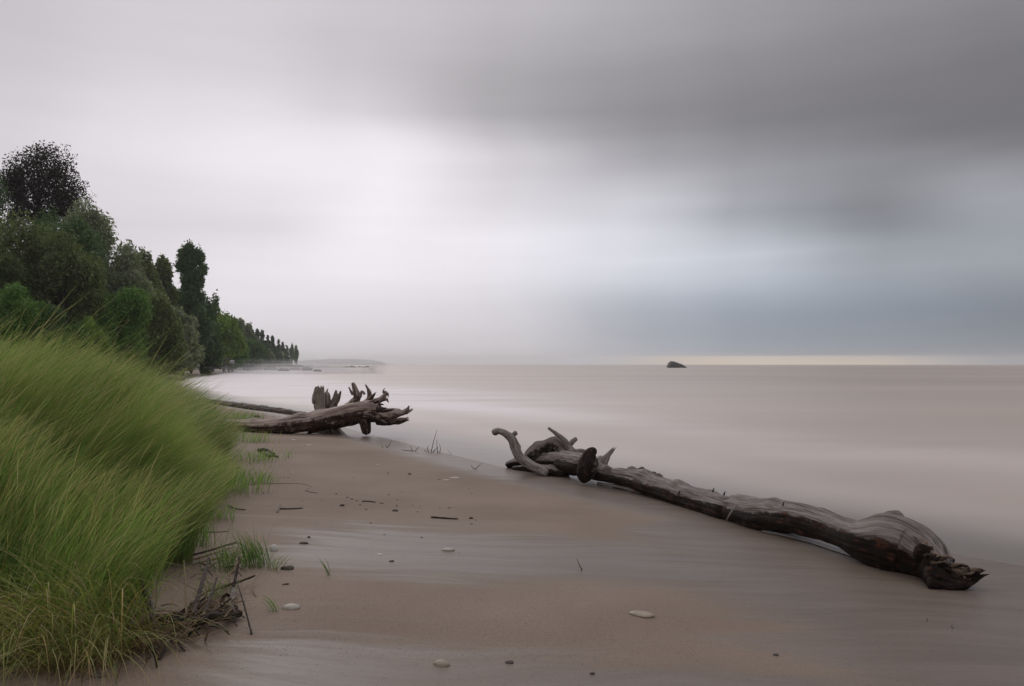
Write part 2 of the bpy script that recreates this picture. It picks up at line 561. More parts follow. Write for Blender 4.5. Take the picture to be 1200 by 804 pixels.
M_hill = mat_simple('haze_paled_headland', (0.40, 0.40, 0.43), (0.47, 0.47, 0.48), 0.02, 0.95, 0.5, 3)  # haze fade painted into the base colour: paler and bluer than the land itself
M_foam = mat_simple('foam', (0.66, 0.63, 0.61), (0.80, 0.78, 0.77), 30, 0.6, 0.3, 0.003)


# ------------------------------------------------------------------ ground sheet and water
def polar(radii, angs):
    a, r = np.meshgrid(angs, radii)
    return np.sin(a) * r, np.cos(a) * r


def grid_faces(nr, na, wrap=True):
    i = np.arange(nr - 1)[:, None]
    j = np.arange(na if wrap else na - 1)[None, :]
    j2 = (j + 1) % na
    a = i * na + j
    b_ = i * na + j2
    c = (i + 1) * na + j2
    d = (i + 1) * na + j
    return np.stack([a, d, c, b_], -1).reshape(-1, 4)


angs = np.concatenate([np.linspace(-R(48), R(48), 900, endpoint=False), np.linspace(R(48), R(312), 150, endpoint=False)])
rad = np.concatenate([np.linspace(0.05, 2, 14, endpoint=False), np.exp(np.linspace(math.log(2.0), math.log(4600), 430))])
gx, gy = polar(rad, angs)
gxx, gyy = gx.ravel(), gy.ravel()
gzz = ground(gxx, gyy)
dd = sdist(gxx, gyy, SHORE)
ee = sdist(gxx, gyy, DUNE)
# soaked bands left by the run-up of the swash
wob = 0.25 * fbm(np.stack([gxx * .5, gyy * .3, gxx * 0], -1), 3, 9)
yy = gyy + 0.10 * gxx + wob
band = .8 * sst(yy, 4.3, 5.0) * (1 - sst(yy, 5.3, 6.8)) * sst(gxx, -2.2, -1.0)
right = sst(gxx - 0.15 * (5 - gyy), 0.4, 2.2) * (1 - sst(gyy - 0.8 * np.maximum(gxx, 0), 5.2, 6.6))
front = .8 * (1 - sst(yy, 3.1, 3.7)) * sst(gxx, -1.6, -0.9)
edge = 1 - sst(dd, 0.15, 1.3)
wet = np.clip(np.maximum.reduce([band * 0.95, right * 1.05, front * 0.75, edge * 1.1]) + 0.20, 0, 1.1)
veg = sst(ee + 0.5 * fbm(np.stack([gxx, gyy, gxx * 0], -1), 3, 1), 0.2, 1.2)
gr_o = mesh_obj('ground', np.stack([gxx, gyy, gzz], -1), grid_faces(len(rad), len(angs)), M_ground,
                attrs={'wet': ('FLOAT', wet), 'veg': ('FLOAT', veg)})
tag(gr_o, kind='structure')

wang = np.concatenate([np.linspace(-R(48), R(60), 420, endpoint=False), np.linspace(R(60), R(312), 90, endpoint=False)])
wrad = np.concatenate([np.linspace(1.0, 30, 190, endpoint=False), np.exp(np.linspace(math.log(30.0), math.log(4700), 200))])
wx, wy = polar(wrad, wang)
wxx, wyy = wx.ravel(), wy.ravel()
wd = -sdist(wxx, wyy, SHORE)
# milky foam of the breaking waves: strips that run with the shore
n_ = fbm(np.stack([wxx * .05, wyy * .05, wxx * 0], -1), 3, 4)
u = wd + 1.4 * n_
foam = 0.30 * np.exp(-((u - 1.8) / 0.9) ** 2) + 0.60 * np.exp(-((u - 5.8) / 3.0) ** 2) + 0.28 * np.exp(-((u - 11.5) / 4) ** 2)
farb = sst(wyy, 16, 45) * np.exp(-np.maximum(wd - 6, 0) / 14.0) * sst(wd, 0.5, 3.0)
farb = farb + sst(wyy, 90, 160) * np.exp(-np.maximum(wd - 6, 0) / 30.0) * .25
foam = np.clip(foam * (1 - .5 * sst(wxx, -1, 7)) + 0.85 * farb, 0, 1)
wat = mesh_obj('water', np.stack([wxx, wyy, wxx * 0 + 0.004], -1), grid_faces(len(wrad), len(wang)), M_water,
               attrs={'shore': ('FLOAT', wd), 'foam': ('FLOAT', foam)})
# keep only faces that are over the lake
import bmesh
bm = bmesh.new(); bm.from_mesh(wat.data)
ly = bm.verts.layers.float['shore']
bmesh.ops.delete(bm, geom=[f for f in bm.faces if all(v[ly] < -0.6 for v in f.verts)], context='FACES')
bm.to_mesh(wat.data); bm.free()
tag(wat, kind='structure')


# ------------------------------------------------------------------ limb builder
def smooth_path(P, n):
    P = np.asarray(P, float)
    t = np.concatenate([[0], np.cumsum(np.linalg.norm(np.diff(P[:, :3], axis=0), axis=1))])
    s = np.linspace(0, t[-1], n)
    Q = np.vstack([2 * P[0] - P[1], P, 2 * P[-1] - P[-2]])
    k = np.clip(np.searchsorted(t, s, side='right') - 1, 0, len(P) - 2)
    q = ((s - t[k]) / np.maximum(t[k + 1] - t[k], 1e-9))[:, None]
    p0, p1, p2, p3 = Q[k], Q[k + 1], Q[k + 2], Q[k + 3]
    o = 0.5 * ((2 * p1) + (-p0 + p2) * q + (2 * p0 - 5 * p1 + 4 * p2 - p3) * q ** 2 + (-p0 + 3 * p1 - 3 * p2 + p3) * q ** 3)
    return o, s


def limb(name, pts, mat, parent=None, seg=24, step=None, rough=0.12, ridge=0.08, seed=0, wetlow=0.0, wetbase=0.0,
         cap0='round', cap1='round', flat=1.0, knots=()):
    """pts: (x, y, z, radius). An uneven tapered limb with grain coordinates."""
    P = np.array([(*p[:3], p[3]) for p in pts], float)
    L = np.sum(np.linalg.norm(np.diff(P[:, :3], axis=0), axis=1))
    rm = max(P[:, 3].mean(), 1e-4)
    n = int(max(6, min(420, L / (step or rm * 0.28))))
    S, s = smooth_path(P, n)
    c, r = S[:, :3], np.maximum(S[:, 3], rm * 0.05)
    T = np.gradient(c, axis=0)
    T /= np.linalg.norm(T, axis=1)[:, None] + 1e-12
    up = np.array([0, 0, 1.0]) if abs(T[0, 2]) < 0.9 else np.array([0, 1.0, 0])
    N = np.zeros_like(T)
    v = up - T[0] * up.dot(T[0]); N[0] = v / np.linalg.norm(v)
    for i in range(1, n):
        v = N[i - 1] - T[i] * N[i - 1].dot(T[i])
        N[i] = v / (np.linalg.norm(v) + 1e-12)
    B = np.cross(T, N)
    th = np.linspace(0, 2 * PI, seg, endpoint=False)
    ct, stn = np.cos(th), np.sin(th)
    cg = np.stack([np.broadcast_to(ct, (n, seg)), np.broadcast_to(stn, (n, seg)), np.broadcast_to((s / rm)[:, None], (n, seg))], -1)
    nz = fbm(cg * np.array([1.1, 1.1, 0.45]) + seed * 13.1, 3, seed) * rough * 2.2
    rg = fbm(cg * np.array([3.6, 3.6, 0.22]) + seed * 7.7, 2, seed + 5) * ridge * 2
    rr = r[:, None] * (1 + nz + rg)
    wob_ = fbm(np.stack([s / rm * .25, s * 0 + seed, s * 0], -1), 2, seed + 3)
    for (kp, kth, ka, kw) in knots:                    # (0..1 along, angle, height, width in radii)
        ang = np.angle(np.exp(1j * (th - kth)))[None, :]
        rr = rr + r[:, None] * ka * np.exp(-((s[:, None] - kp * s[-1]) / (kw * rm)) ** 2 - (ang / 0.55) ** 2)
    cc = c.copy()
    ragged0 = ragged1 = None
    # end shaping
    off = np.zeros((n, seg))
    for cap, side in ((cap0, 0), (cap1, 1)):
        dist_ = s if side == 0 else s[-1] - s
        if cap == 'round':
            f = np.sqrt(np.clip(1 - (1 - np.clip(dist_ / (r * 0.8), 0, 1)) ** 2, 0.0, 1)) * .98 + .02
            rr = rr * f[:, None]
        elif cap == 'torn':
            f = np.clip(1 - dist_ / (rm * 2.2), 0, 1) ** 1.5
            jag = fbm(np.stack([ct * 2.6, stn * 2.6, th * 0 + seed], -1), 3, seed + 8) * 2.2
            off += (f[:, None] * jag[None, :]) * rm * (1 if side else -1)
            rr = rr * (1 - 0.25 * f[:, None] * (0.5 + fbm(cg * 2.5, 2, seed + 2)))
    V = cc[:, None, :] + rr[..., None] * (ct[None, :, None] * N[:, None, :] + flat * stn[None, :, None] * B[:, None, :]) + off[..., None] * T[:, None, :]
    faces = grid_faces(n, seg)
    V2 = V.reshape(-1, 3)
    nrm = (ct[None, :, None] * N[:, None, :] + stn[None, :, None] * B[:, None, :]).reshape(-1, 3)
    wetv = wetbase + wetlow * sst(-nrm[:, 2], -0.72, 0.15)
    G = np.stack([np.broadcast_to(ct, (n, seg)), np.broadcast_to(stn, (n, seg)), np.broadcast_to((s / max(rm * 3, 0.02))[:, None], (n, seg))], -1).reshape(-1, 3) + seed * 3.7
    # caps: centre vertices, sunk a little for torn ends
    v0 = c[0] + (T[0] * rm * 0.5 if cap0 == 'torn' else 0)
    v1 = c[-1] - (T[-1] * rm * 0.5 if cap1 == 'torn' else 0)
    base = len(V2)
    V2 = np.vstack([V2, v0, v1])
    G = np.vstack([G, G[0], G[-1]])
    wetv = np.concatenate([wetv, [max(wetbase, .2), max(wetbase, .2)]])
    j = np.arange(seg); j2 = (j + 1) % seg
    caps = np.concatenate([np.stack([np.full(seg, base), j, j2, np.full(seg, base)], -1),
                           np.stack([np.full(seg, base + 1), (n - 1) * seg + j2, (n - 1) * seg + j, np.full(seg, base + 1)], -1)])
    # triangles stored separately to keep one face size: split every quad
    q = faces
    tri = np.concatenate([q[:, [0, 1, 2]], q[:, [0, 2, 3]], caps[:, [0, 1, 2]]])
    if parent is not None:
        V2 = V2 - np.array(parent.location)
    o = mesh_obj(name, V2, tri, mat, parent, True, {'grain': ('FLOAT_VECTOR', G), 'wet': ('FLOAT', wetv)})
    return o


def pix(path, Y=None, dy=None):
    """path of (px, py, radius_px[, depth]) -> world points with real radii"""
    o = []
    for q in path:
        Yq = q[3] if len(q) > 3 else Y
        p = at(q[0], q[1], Yq)
        o.append((p.x, p.y, p.z, q[2] * Yq / F))
    return o


def origin_to(o, p):
    """move a single-mesh thing's origin to p"""
    o.data.transform(Matrix.Translation(-Vector(p)))
    o.location = p
    return o


# ------------------------------------------------------------------ big driftwood log on the right
def depth(px, py):
    return hit(px, py).y


D = {k: depth(*k) for k in [(600, 549), (640, 556), (700, 568), (770, 584), (830, 602), (880, 618), (1030, 664), (1100, 686), (1130, 690)]}
log = empty('driftwood_log', hit(880, 618))
tag(log, 'long dark wet driftwood trunk lying along the water edge with grey stripped top', 'log')
y0, y1, y2, y3, y4, y5, y6, y7 = D[(640, 556)], D[(700, 568)], D[(770, 584)], D[(830, 602)], D[(880, 618)], D[(1030, 664)], D[(1100, 686)], D[(1130, 690)]
trunk = pix([(655, 541, 12, y0), (680, 545, 13, (y0 + y1) / 2), (700, 553, 10.5, y1 + .1), (725, 559, 9.5, (y1 + y2) / 2 + .15), (745, 563, 13, (y1 + 2 * y2) / 3 + .1), (770, 572, 14.5, y2 + .1), (800, 582, 15.5, (y2 + y3) / 2 + .1),
             (830, 590, 16, y3 + .1), (850, 595, 15.5, (y3 + y4) / 2 + .12), (858, 598.5, 18.5, (y3 + y4) / 2 + .1), (880, 602, 18, y4 + .1), (915, 605.5, 18, y4 * .75 + y5 * .25 + .1), (950, 611, 18.5, (y4 + y5) / 2 + .1), (985, 623, 18.5, y4 * .25 + y5 * .75 + .1),
             (1015, 634, 22.5, y5 + .12), (1040, 637, 31, y5 * .75 + y6 * .25 + .1), (1066, 645, 31, (y5 + y6) / 2 + .12), (1085, 655, 27, y5 * .3 + y6 * .7 + .1), (1100, 665, 18, y6 + .08)])
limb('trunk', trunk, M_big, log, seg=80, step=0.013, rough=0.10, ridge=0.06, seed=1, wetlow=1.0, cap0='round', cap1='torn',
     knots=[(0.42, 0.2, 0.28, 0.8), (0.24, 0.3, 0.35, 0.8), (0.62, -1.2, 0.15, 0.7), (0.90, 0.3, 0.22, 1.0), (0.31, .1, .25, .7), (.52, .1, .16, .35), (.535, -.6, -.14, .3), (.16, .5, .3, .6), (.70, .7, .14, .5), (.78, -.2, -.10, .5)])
# knob on the thick end
limb('knob', pix([(1035, 626, 14, y5 + .3), (1047, 612, 13, y5 + .28), (1058, 605, 9, y5 + .22)]), M_big, log, 32, rough=.1, seed=3, wetbase=0.0, wetlow=.4)
# torn heartwood at the near end
lay = [((1078, 664, 16), (1105, 672, 13), (1132, 677, 9), (1152, 672, 4), .05), ((1082, 672, 12), (1108, 680, 9), (1128, 684, 7), (1140, 681, 3), -.05),
       ((1070, 647, 9), (1090, 652, 9), (1103, 660, 7), (1112, 668, 3), .10), ((1080, 636, 5), (1090, 645, 7), (1098, 652, 6), (1103, 661, 3), .16),
       ((1090, 668, 8), (1110, 668, 6), (1126, 670, 5), (1147, 668, 2.5), .02), ((1085, 682, 7), (1105, 687, 5), (1120, 688, 4), (1132, 686, 2), -.1)]
for i, (a, b_, c_, d_, dy) in enumerate(lay):
    q = [(*a, y6 + dy + .02), (*b_, y6 + dy), (*c_, y7 + dy * .6 + .02), (*d_, y7 + dy * .5)]
    limb('torn_end', pix(q), M_splinter if i in (3, 4) else M_big, log, 28, step=.008, rough=.28, ridge=.22, seed=20 + i, wetbase=.30 if i in (3, 4) else 1.0, cap1='torn', flat=.8)
for k in range(16):
    px = random.uniform(1082, 1135); py = 650 + (px - 1080) * .42 + random.uniform(-6, 10)
    q = pix([(px, py, 3.2, y6), (px + random.uniform(5, 12), py + random.uniform(-3, 6), 2.0, y6 - .04), (px + random.uniform(12, 22), py + random.uniform(-6, 8), .6, y6 - .08)])
    limb('splinter', q, M_splinter, log, 8, rough=.2, seed=50 + k, wetbase=.25 if k % 3 == 0 else .9)
# bark flakes and stubs along the top
for k, (px, py, ln, r_, dp) in enumerate([(741, 551, 14, 3.5, 0), (752, 553, 22, 4, 0), (772, 558, 10, 3, 1), (766, 556, 10, 2.5, 0), (790, 566, 14, 2, 1), (803, 570, 8, 1.6, 1), (711, 549, 12, 3, 0)]):
    Yk = (y1 + y2) / 2 + .2 if dp == 0 else y2 + .12
    limb('bark_flake', pix([(px - ln / 2, py + 1, r_ * .6, Yk), (px, py - 1, r_, Yk), (px + ln / 2, py + 3, r_ * .5, Yk)]), M_pale if k % 2 == 0 else M_darkwood, log, 12, rough=.3, seed=80 + k, wetbase=.1, flat=.6)
for k, (px, py) in enumerate([(835, 573), (848, 577), (856, 583), (862, 580), (795, 576), (917, 589), (945, 597), (952, 599)]):
    Yk = y3 * .6 + y4 * .4 + .1 if px < 880 else (y4 + y5) / 2 + .12
    limb('twig_stub', pix([(px, py + 4, 1.1, Yk), (px + 1, py + 1, .8, Yk), (px + 2, py - 1, .4, Yk - .02)]), M_darkwood, log, 8, seed=100 + k, wetbase=.5)
# pale crack ring across the trunk
limb('pale_crack', pix([(851, 610, .5, y3 * .4 + y4 * .6 - .16), (855, 603, 1.1, y3 * .4 + y4 * .6 - .2), (860, 595, .8, y3 * .4 + y4 * .6 - .2), (863, 589, .4, y3 * .4 + y4 * .6 - .17)]), M_pale, log, 10, seed=9, flat=.5)
# root end: pale arched root, dark fins, spikes
ya = D[(600, 549)]
limb('arched_root', pix([(577, 508, 4.6, y0 + .05), (584, 505, 3.8, y0 + .02), (593, 508, 4.2, y0), (600, 515, 5, y0 - .02), (604, 527, 5.2, y0 - .03), (611, 537, 5.2, y0 - .05), (622, 545, 5.2, y0 - .1), (634, 551, 5.5, y0 - .15), (642, 557, 4.5, y0 - .2)]),
     M_pale, log, 28, rough=.16, ridge=.08, seed=5, wetlow=.3, knots=[(.42, .2, .5, 1.2)])
limb('root_nub', pix([(598, 514, 3.6, y0), (602, 509, 3, y0), (606, 506, 3.2, y0)]), M_pale, log, 14, rough=.2, seed=6)
limb('root', pix([(592, 545, 3, ya + .05), (606, 542, 6.5, ya), (625, 541, 8, ya - .2), (648, 542, 10, y0 + .1), (668, 545, 11, y0)]), M_big, log, 30, rough=.2, ridge=.1, seed=7, wetlow=.6, wetbase=.1)
limb('root', pix([(612, 541, 4, y0 + .3), (624, 532, 8, y0 + .3), (638, 524, 9, y0 + .35), (650, 522, 9, y0 + .35), (658, 530, 7, y0 + .3), (664, 538, 6, y0 + .2)]), M_big, log, 30, rough=.25, ridge=.14, seed=8, wetbase=.25, wetlow=.3)
limb('root', pix([(600, 549, 3, ya - .1), (622, 549, 5, ya - .3), (645, 552, 7, y0 - .1), (668, 556, 8, y0 - .2)]), M_big, log, 24, rough=.2, ridge=.1, seed=10, wetbase=.35, wetlow=.4)
limb('thin_root', pix([(642, 501, 1.6, y0 + .2), (650, 507, 2.2, y0 + .2), (659, 514, 2.8, y0 + .2), (667, 524, 3.6, y0 + .2), (672, 532, 5, y0 + .15)]), M_pale, log, 16, rough=.2, seed=11)
limb('thin_root', pix([(667, 522, 3, y0 + .2), (671, 517, 2.8, y0 + .2), (676, 513, 2.2, y0 + .2)]), M_pale, log, 14, rough=.25, seed=12)
limb('thin_root', pix([(672, 530, 3.5, y0 + .22), (680, 528, 3, y0 + .25), (690, 533, 3, y0 + .25), (697, 540, 4, y0 + .2)]), M_pale, log, 14, rough=.35, seed=13)
limb('fin_root', pix([(699, 526, 2.5, y1 + .02), (694, 530, 5.5, y1), (689, 538, 8, y1 - .02), (686, 548, 8.5, y1 - .05), (685, 556, 8.5, y1 - .06), (692, 563, 7, y1 - .08)]), M_big, log, 30, rough=.2, ridge=.16, seed=14, wetbase=.62)
limb('fin_root', pix([(697, 536, 3, y1 + .06), (695, 545, 6, y1 + .02), (694, 554, 7, y1), (694, 562, 5.5, y1 - .03)]), M_big, log, 24, rough=.2, ridge=.16, seed=15, wetbase=.5)
limb('stub', pix([(703, 550, 6, y1 + .2), (708, 540, 5, y1 + .22), (712, 534, 3.5, y1 + .22), (718, 527, 1.6, y1 + .22)]), M_pale, log, 18, rough=.22, ridge=.12, seed=16, cap1='torn')
limb('stub', pix([(700, 548, 6, y1 + .18), (704, 539, 5, y1 + .2), (708, 536, 3, y1 + .2)]), M_pale, log, 18, rough=.25, ridge=.12, seed=17, wetbase=.1)

o = limb('driftwood_piece', pix([(719, 573, 4.8, y1 - .18), (728, 566, 5, y1 - .18), (738, 559, 4.6, y1 - .15)]), M_pale, None, 22, rough=.06, seed=18, cap0='torn')
tag(origin_to(o, hit(722, 576)), 'short pale sawn-off branch leaning against the big wet log', 'driftwood')
a_, b_ = hit(700, 568), hit(770, 584)
o = limb('driftwood_stick', [(a_.x, a_.y, a_.z + .02, .018), ((a_.x + b_.x) / 2, (a_.y + b_.y) / 2, (a_.z + b_.z) / 2 + .035, .022), (b_.x, b_.y, b_.z + .015, .014)], M_pale, None, 12, rough=.1, seed=19)
tag(origin_to(o, a_), 'thin pale stick lying on the sand tight along the foot of the big log', 'stick')

# ------------------------------------------------------------------ driftwood tree in the middle distance
mY = depth(320, 508)
mlog = empty('driftwood_tree', hit(320, 508))
tag(mlog, 'uprooted weathered tree trunk with spiky roots raised towards the lake', 'log')
mr_ = mY + .2
limb('trunk', pix([(240, 499, 4.5, mY + .4), (268, 498, 6, mY + .3), (290, 499, 7.5, mY + .2), (320, 499, 9, mY + .1), (345, 497, 10.5, mY + .1), (370, 493, 11.5, mr_), (395, 488, 12, mr_), (418, 483, 13, mr_), (436, 481, 12, mr_), (448, 481, 8, mr_)]),
     M_mid, mlog, 64, step=.02, rough=.09, ridge=.06, seed=31, wetlow=.55, knots=[(.55, .4, .2, .7), (.3, .2, .25, .5), (.72, -2.2, .25, .6)])
limb('root_peg', pix([(426, 488, 10, mr_ - .05), (428, 495, 7, mr_ - .05), (429, 503, 5.8, mr_ - .05), (429, 510, 5.2, mr_ - .05)]), M_mid, mlog, 24, rough=.1, seed=32, wetbase=.6)
RT = [
    ([(405, 482, 8), (413, 474, 6), (418, 466, 4.6), (416, 456, 3.6), (413, 448, 2.2)], 0, .05),
    ([(414, 463, 2), (411, 458, 1.4), (409, 454, 1.0)], 0, .05),
    ([(424, 478, 5), (432, 468, 3.6), (433, 460, 2.8), (429, 452, 1.6)], .0, .15),
    ([(428, 462, 1.8), (424, 459, 1.4), (422, 461, .8)], 0, .15),
    ([(425, 480, 7), (437, 472, 5), (446, 468, 3.8), (452, 461, 2.6), (450, 458, 1.4)], .0, .1),
    ([(447, 468, 2.6), (453, 468, 2), (455, 471, 1)], 0, .1),
    ([(450, 463, 2), (454, 461, 1.4), (455, 465, .8)], 0, .1),
    ([(420, 482, 8), (430, 475, 5.5), (440, 470, 4)], .35, -.1),
    ([(436, 485, 10), (450, 486, 8.5), (463, 485, 6.5), (472, 484, 4.4), (477, 480, 3)], .0, .0),
    ([(474, 484, 3), (478, 483, 2.2), (483, 480, 1.3)], 0, 0),
    ([(475, 483, 2.4), (478, 479, 1.7), (479, 476, 1)], 0, 0),
    ([(440, 492, 7), (455, 495, 4), (468, 493, 4.5), (477, 491, 3.6)], .15, .1),
    ([(430, 488, 8), (442, 492, 5), (453, 497, 2.2)], .4, -.1),
    ([(440, 480, 6), (447, 480, 4), (452, 479, 1.4)], .5, -.1),
    ([(412, 490, 6), (400, 498, 3), (392, 503, 2)], .5, 0),
    ([(418, 468, 3), (423, 463, 2), (424, 458, 1.0)], 0, .06),
    ([(434, 476, 4), (442, 474, 2.6), (449, 474, 1.2)], .5, -.05),
    ([(428, 474, 4), (436, 466, 2.4), (440, 460, 1.2)], .4, 0),
    ([(440, 483, 4), (452, 481, 2.4), (462, 479, 1.0)], .2, -.1),
    ([(452, 463, 1.6), (449, 459, 1.2), (451, 455, .6)], 0, .1),
    ([(420, 492, 4), (414, 497, 2), (407, 499, 1.2)], .6, -.1),
    ([(377, 502, 3), (366, 506, 2.4), (361, 508, 1.5)], .55, 0),
]
for i, (q, wb, dy) in enumerate(RT):
    limb('root', pix([(c[0], c[1], c[2] * (.92 - .22 * k_ / (len(q) - 1)), mr_ + dy) for k_, c in enumerate(q)]), M_mid, mlog, 26, rough=.26, ridge=.2, seed=33 + i, wetbase=wb, wetlow=.45, cap1='torn' if i not in (0, 4) else 'round')

sY = mr_ + .45
st = empty('tree_stump', hit(385, 511))
tag(st, 'upright split grey stump standing behind the uprooted tree trunk', 'stump')
limb('stump_body', pix([(382, 513, 13, sY), (380, 500, 11, sY), (378, 485, 9.5, sY), (377, 470, 9.5, sY), (377, 466, 9, sY), (377, 461, 8.5, sY)]), M_stump, st, 64, step=.012, rough=.16, ridge=.2, seed=61, cap1='torn', flat=.7)
limb('splinter', pix([(370, 475, 4, sY), (371, 460, 3.5, sY), (373, 453, 2, sY)]), M_stump, st, 16, rough=.3, ridge=.2, seed=161)
limb('splinter', pix([(384, 478, 4, sY), (384, 465, 3.5, sY), (383, 459, 2, sY)]), M_stump, st, 16, rough=.3, ridge=.2, seed=162)
limb('split_half', pix([(391, 510, 9, sY), (390, 492, 7, sY), (391, 476, 5, sY), (394, 467, 4.8, sY), (396, 461, 4.5, sY)]), M_stump, st, 40, step=.012, rough=.2, ridge=.2, seed=62, wetbase=.35, cap1='torn')
limb('root', pix([(392, 503, 6, sY - .1), (402, 511, 4, sY - .4), (412, 517, 2.6, sY - 1.0), (419, 521, 1.5, sY - 1.4)]), M_pale, st, 18, rough=.12, seed=63, wetlow=.3)
limb('root', pix([(380, 508, 7, sY - .1), (366, 510, 4, sY - .1), (352, 507, 2, sY)]), M_stump, st, 18, rough=.15, seed=64, wetlow=.5)

q0, q1, q2, q3 = hit(236, 471), hit(290, 479), hit(330, 484), hit(368, 490)
o = limb('driftwood_log', [(q.x, q.y, q.z + .03, r_) for q, r_ in ((q0, .12), (q1, .13), (q2, .11), (q3, .09))], M_darkwood, None, 30, step=.05, rough=.15, ridge=.1, seed=65, wetlow=.3, wetbase=.1)
tag(origin_to(o, q1), 'slender dark log stretched flat on the sand behind the stump and trunk', 'log')

# far snag peeping above the grass at the left
p = hit(206, 446)
sn = empty('driftwood_snag', p)
tag(sn, 'small brown root snag poking above the grass by the far white surf', 'driftwood')
sp_ = p.y
limb('snag_body', pix([(178, 447, 3.2, sp_ + 2), (190, 445, 3.4, sp_ + 1), (205, 443, 3.4, sp_), (217, 446, 2.0, sp_)]), M_stump, sn, 18, rough=.3, seed=66)
limb('snag_root', pix([(205, 443, 2, sp_), (213, 443, 1.8, sp_), (219, 440, 1, sp_)]), M_stump, sn, 12, rough=.3, seed=67)
limb('snag_root', pix([(188, 444, 2, sp_), (190, 440, 1.6, sp_), (193, 438, .8, sp_)]), M_stump, sn, 12, rough=.3, seed=68)


# ------------------------------------------------------------------ pebbles, chips, twigs on the sand
def blob(name, px, py, w_px, h_px, mat, seed, rot=0.0, fl=.6):
    p = hit(px, py)
    s = p.y / F
    bmm = bmesh.new()
    bmesh.ops.create_icosphere(bmm, subdivisions=3, radius=1)
    V = np.array([v.co[:] for v in bmm.verts])
    f_ = np.array([[v.index for v in fc.verts] for fc in bmm.faces])
    bmm.free()
    n_ = 1 + .22 * fbm(V * 1.3 + seed * 5.3, 3, seed)
    V = V * n_[:, None]
    a, b2 = w_px * s / 2, w_px * s / 2 * fl
    c_ = max(h_px * s / 2, 0.0015)
    V = V * np.array([a, b2, c_])
    cr, sr = math.cos(rot), math.sin(rot)
    V = np.stack([V[:, 0] * cr - V[:, 1] * sr, V[:, 0] * sr + V[:, 1] * cr, V[:, 2]], -1)
    o = mesh_obj(name, V, f_, mat)
    o.location = (p.x, p.y, p.z + c_ * .2)
    return o


PEB = [
    (341, 713, 20, 9, M_stone_l, 'pebble', 'smooth pale grey pebble beside the lone grass blades near the grass bank', 'pebble', .1),
    (752, 721, 30, 7, M_stone_t, 'pebble', 'long flat tan pebble lying alone in the middle of the wet sand', 'pebble', -.5),
    (517, 779, 20, 9, M_stone_t, 'pebble', 'rounded tan pebble at the bottom edge of the foreground sand', 'pebble', -.3),
    (597, 777, 10, 5, M_stone_d, 'pebble', 'small dark brown pebble right of the rounded tan one', 'pebble', 0),
    (694, 790, 6, 4, M_stone_d, 'pebble', 'tiny black pebble near the bottom centre of the sand', 'pebble', 0),
    (909, 768, 7, 4, M_stone_d, 'pebble', 'tiny dark pebble lowest on the right-hand wet sand', 'pebble', 0),
    (337, 667, 15, 8, M_stone_d, 'pebble', 'flat brown stone behind the pale pebble by the grass', 'pebble', .2),
    (321, 645, 9, 11, M_stone_w, 'pebble', 'upright white stone beside the leaning green grass tuft', 'pebble', 0),
    (205, 611, 9, 5, M_stone_w, 'pebble', 'white stone tucked in the grass beneath the bank', 'pebble', 0),
    (115, 793, 18, 7, M_stone_d, 'pebble', 'dark flat pebble in front of the grass at bottom left', 'pebble', 0),
    (459, 658, 6, 3, M_stone_d, 'pebble', 'tiny dark speck of stone on the shiny wet band', 'pebble', 0),
    (356, 637, 10, 4, M_darkwood, 'bark_chip', 'small brown bark chip on sand right of the leaning tuft', 'bark chip', 0),
    (362, 630, 4, 3, M_darkwood, 'bark_chip', 'tiny dark crumb just above the brown bark chip', 'bark chip', 0),
    (463, 599, 8, 4, M_darkwood, 'bark_chip', 'thick dark bark chip in the middle of the wrack line', 'bark chip', -.3),
    (401, 593, 6, 4, M_darkwood, 'bark_chip', 'dark bark crumb left of the wrack line on pink sand', 'bark chip', .3),
    (552, 608, 5, 4, M_darkwood, 'bark_chip', 'round dark crumb just right of the straight dark stick', 'bark chip', 0),
    (480, 556, 4, 3, M_stone_d, 'pebble', 'tiny dark pebble on the open sand below the plant stems', 'pebble', 0),
    (335, 685, 8, 3, M_darkwood, 'bark_chip', 'curled dark bark chip on the shiny sand beyond the pale pebble', 'bark chip', .4),
    (301, 489, 8, 4.5, M_darkwood, 'bark_chip', 'dark clod lying behind the left end of the uprooted trunk', 'clod', 0),
]
for i, (px, py, w_, h_, mt, nm, lb, ct_, rt) in enumerate(PEB):
    tag(blob(nm, px, py, w_, h_, mt, i + 1, rt), lb, ct_)
for i, (px, py) in enumerate([(394, 579), (407, 583), (412, 585), (418, 587), (422, 592), (447, 590), (465, 593), (429, 597)]):
    tag(blob('bark_crumb', px, py, 2.4 + (i % 3), 1.6, M_darkwood, 40 + i), 'dark crumb of bark in the thin wrack line across the sand', 'bark crumb', 'bark crumbs in the wrack line')
for i in range(46):
    px = 300 + 260 * random.random() ** 1.4; py = 560 + (px - 300) * .12 + random.gauss(0, 24)
    if py < 545: continue
    tag(blob('bark_crumb', px, py, random.uniform(1.3, 3.4), random.uniform(.8, 1.5), M_darkwood if i % 3 else M_stone_t, 640 + i), 'tiny crumb scattered over the sand between the grass bank and the wrack line', 'bark crumb', 'tiny crumbs scattered on the sand')
for i, (px, py, w_) in enumerate([(523, 563, 9), (533, 560, 12), (281, 506, 7), (293, 509, 6), (344, 516, 6), (362, 522, 7), (443, 545, 5), (302, 515, 5)]):
    tag(blob('shell', px, py, w_, 1.6, M_stone_l, 60 + i), 'pale flat shell fragment lying on the drier sand', 'shell', 'pale shell fragments on the sand')
tag(blob('foam_blob', 525, 645, 15, 5, M_stone_l, 75), 'whitish lump of dried foam on the shiny wet sand band', 'foam')
tag(blob('foam_blob', 445, 650, 5, 2, M_foam, 76), 'tiny white fleck of foam left of the whitish lump', 'foam')


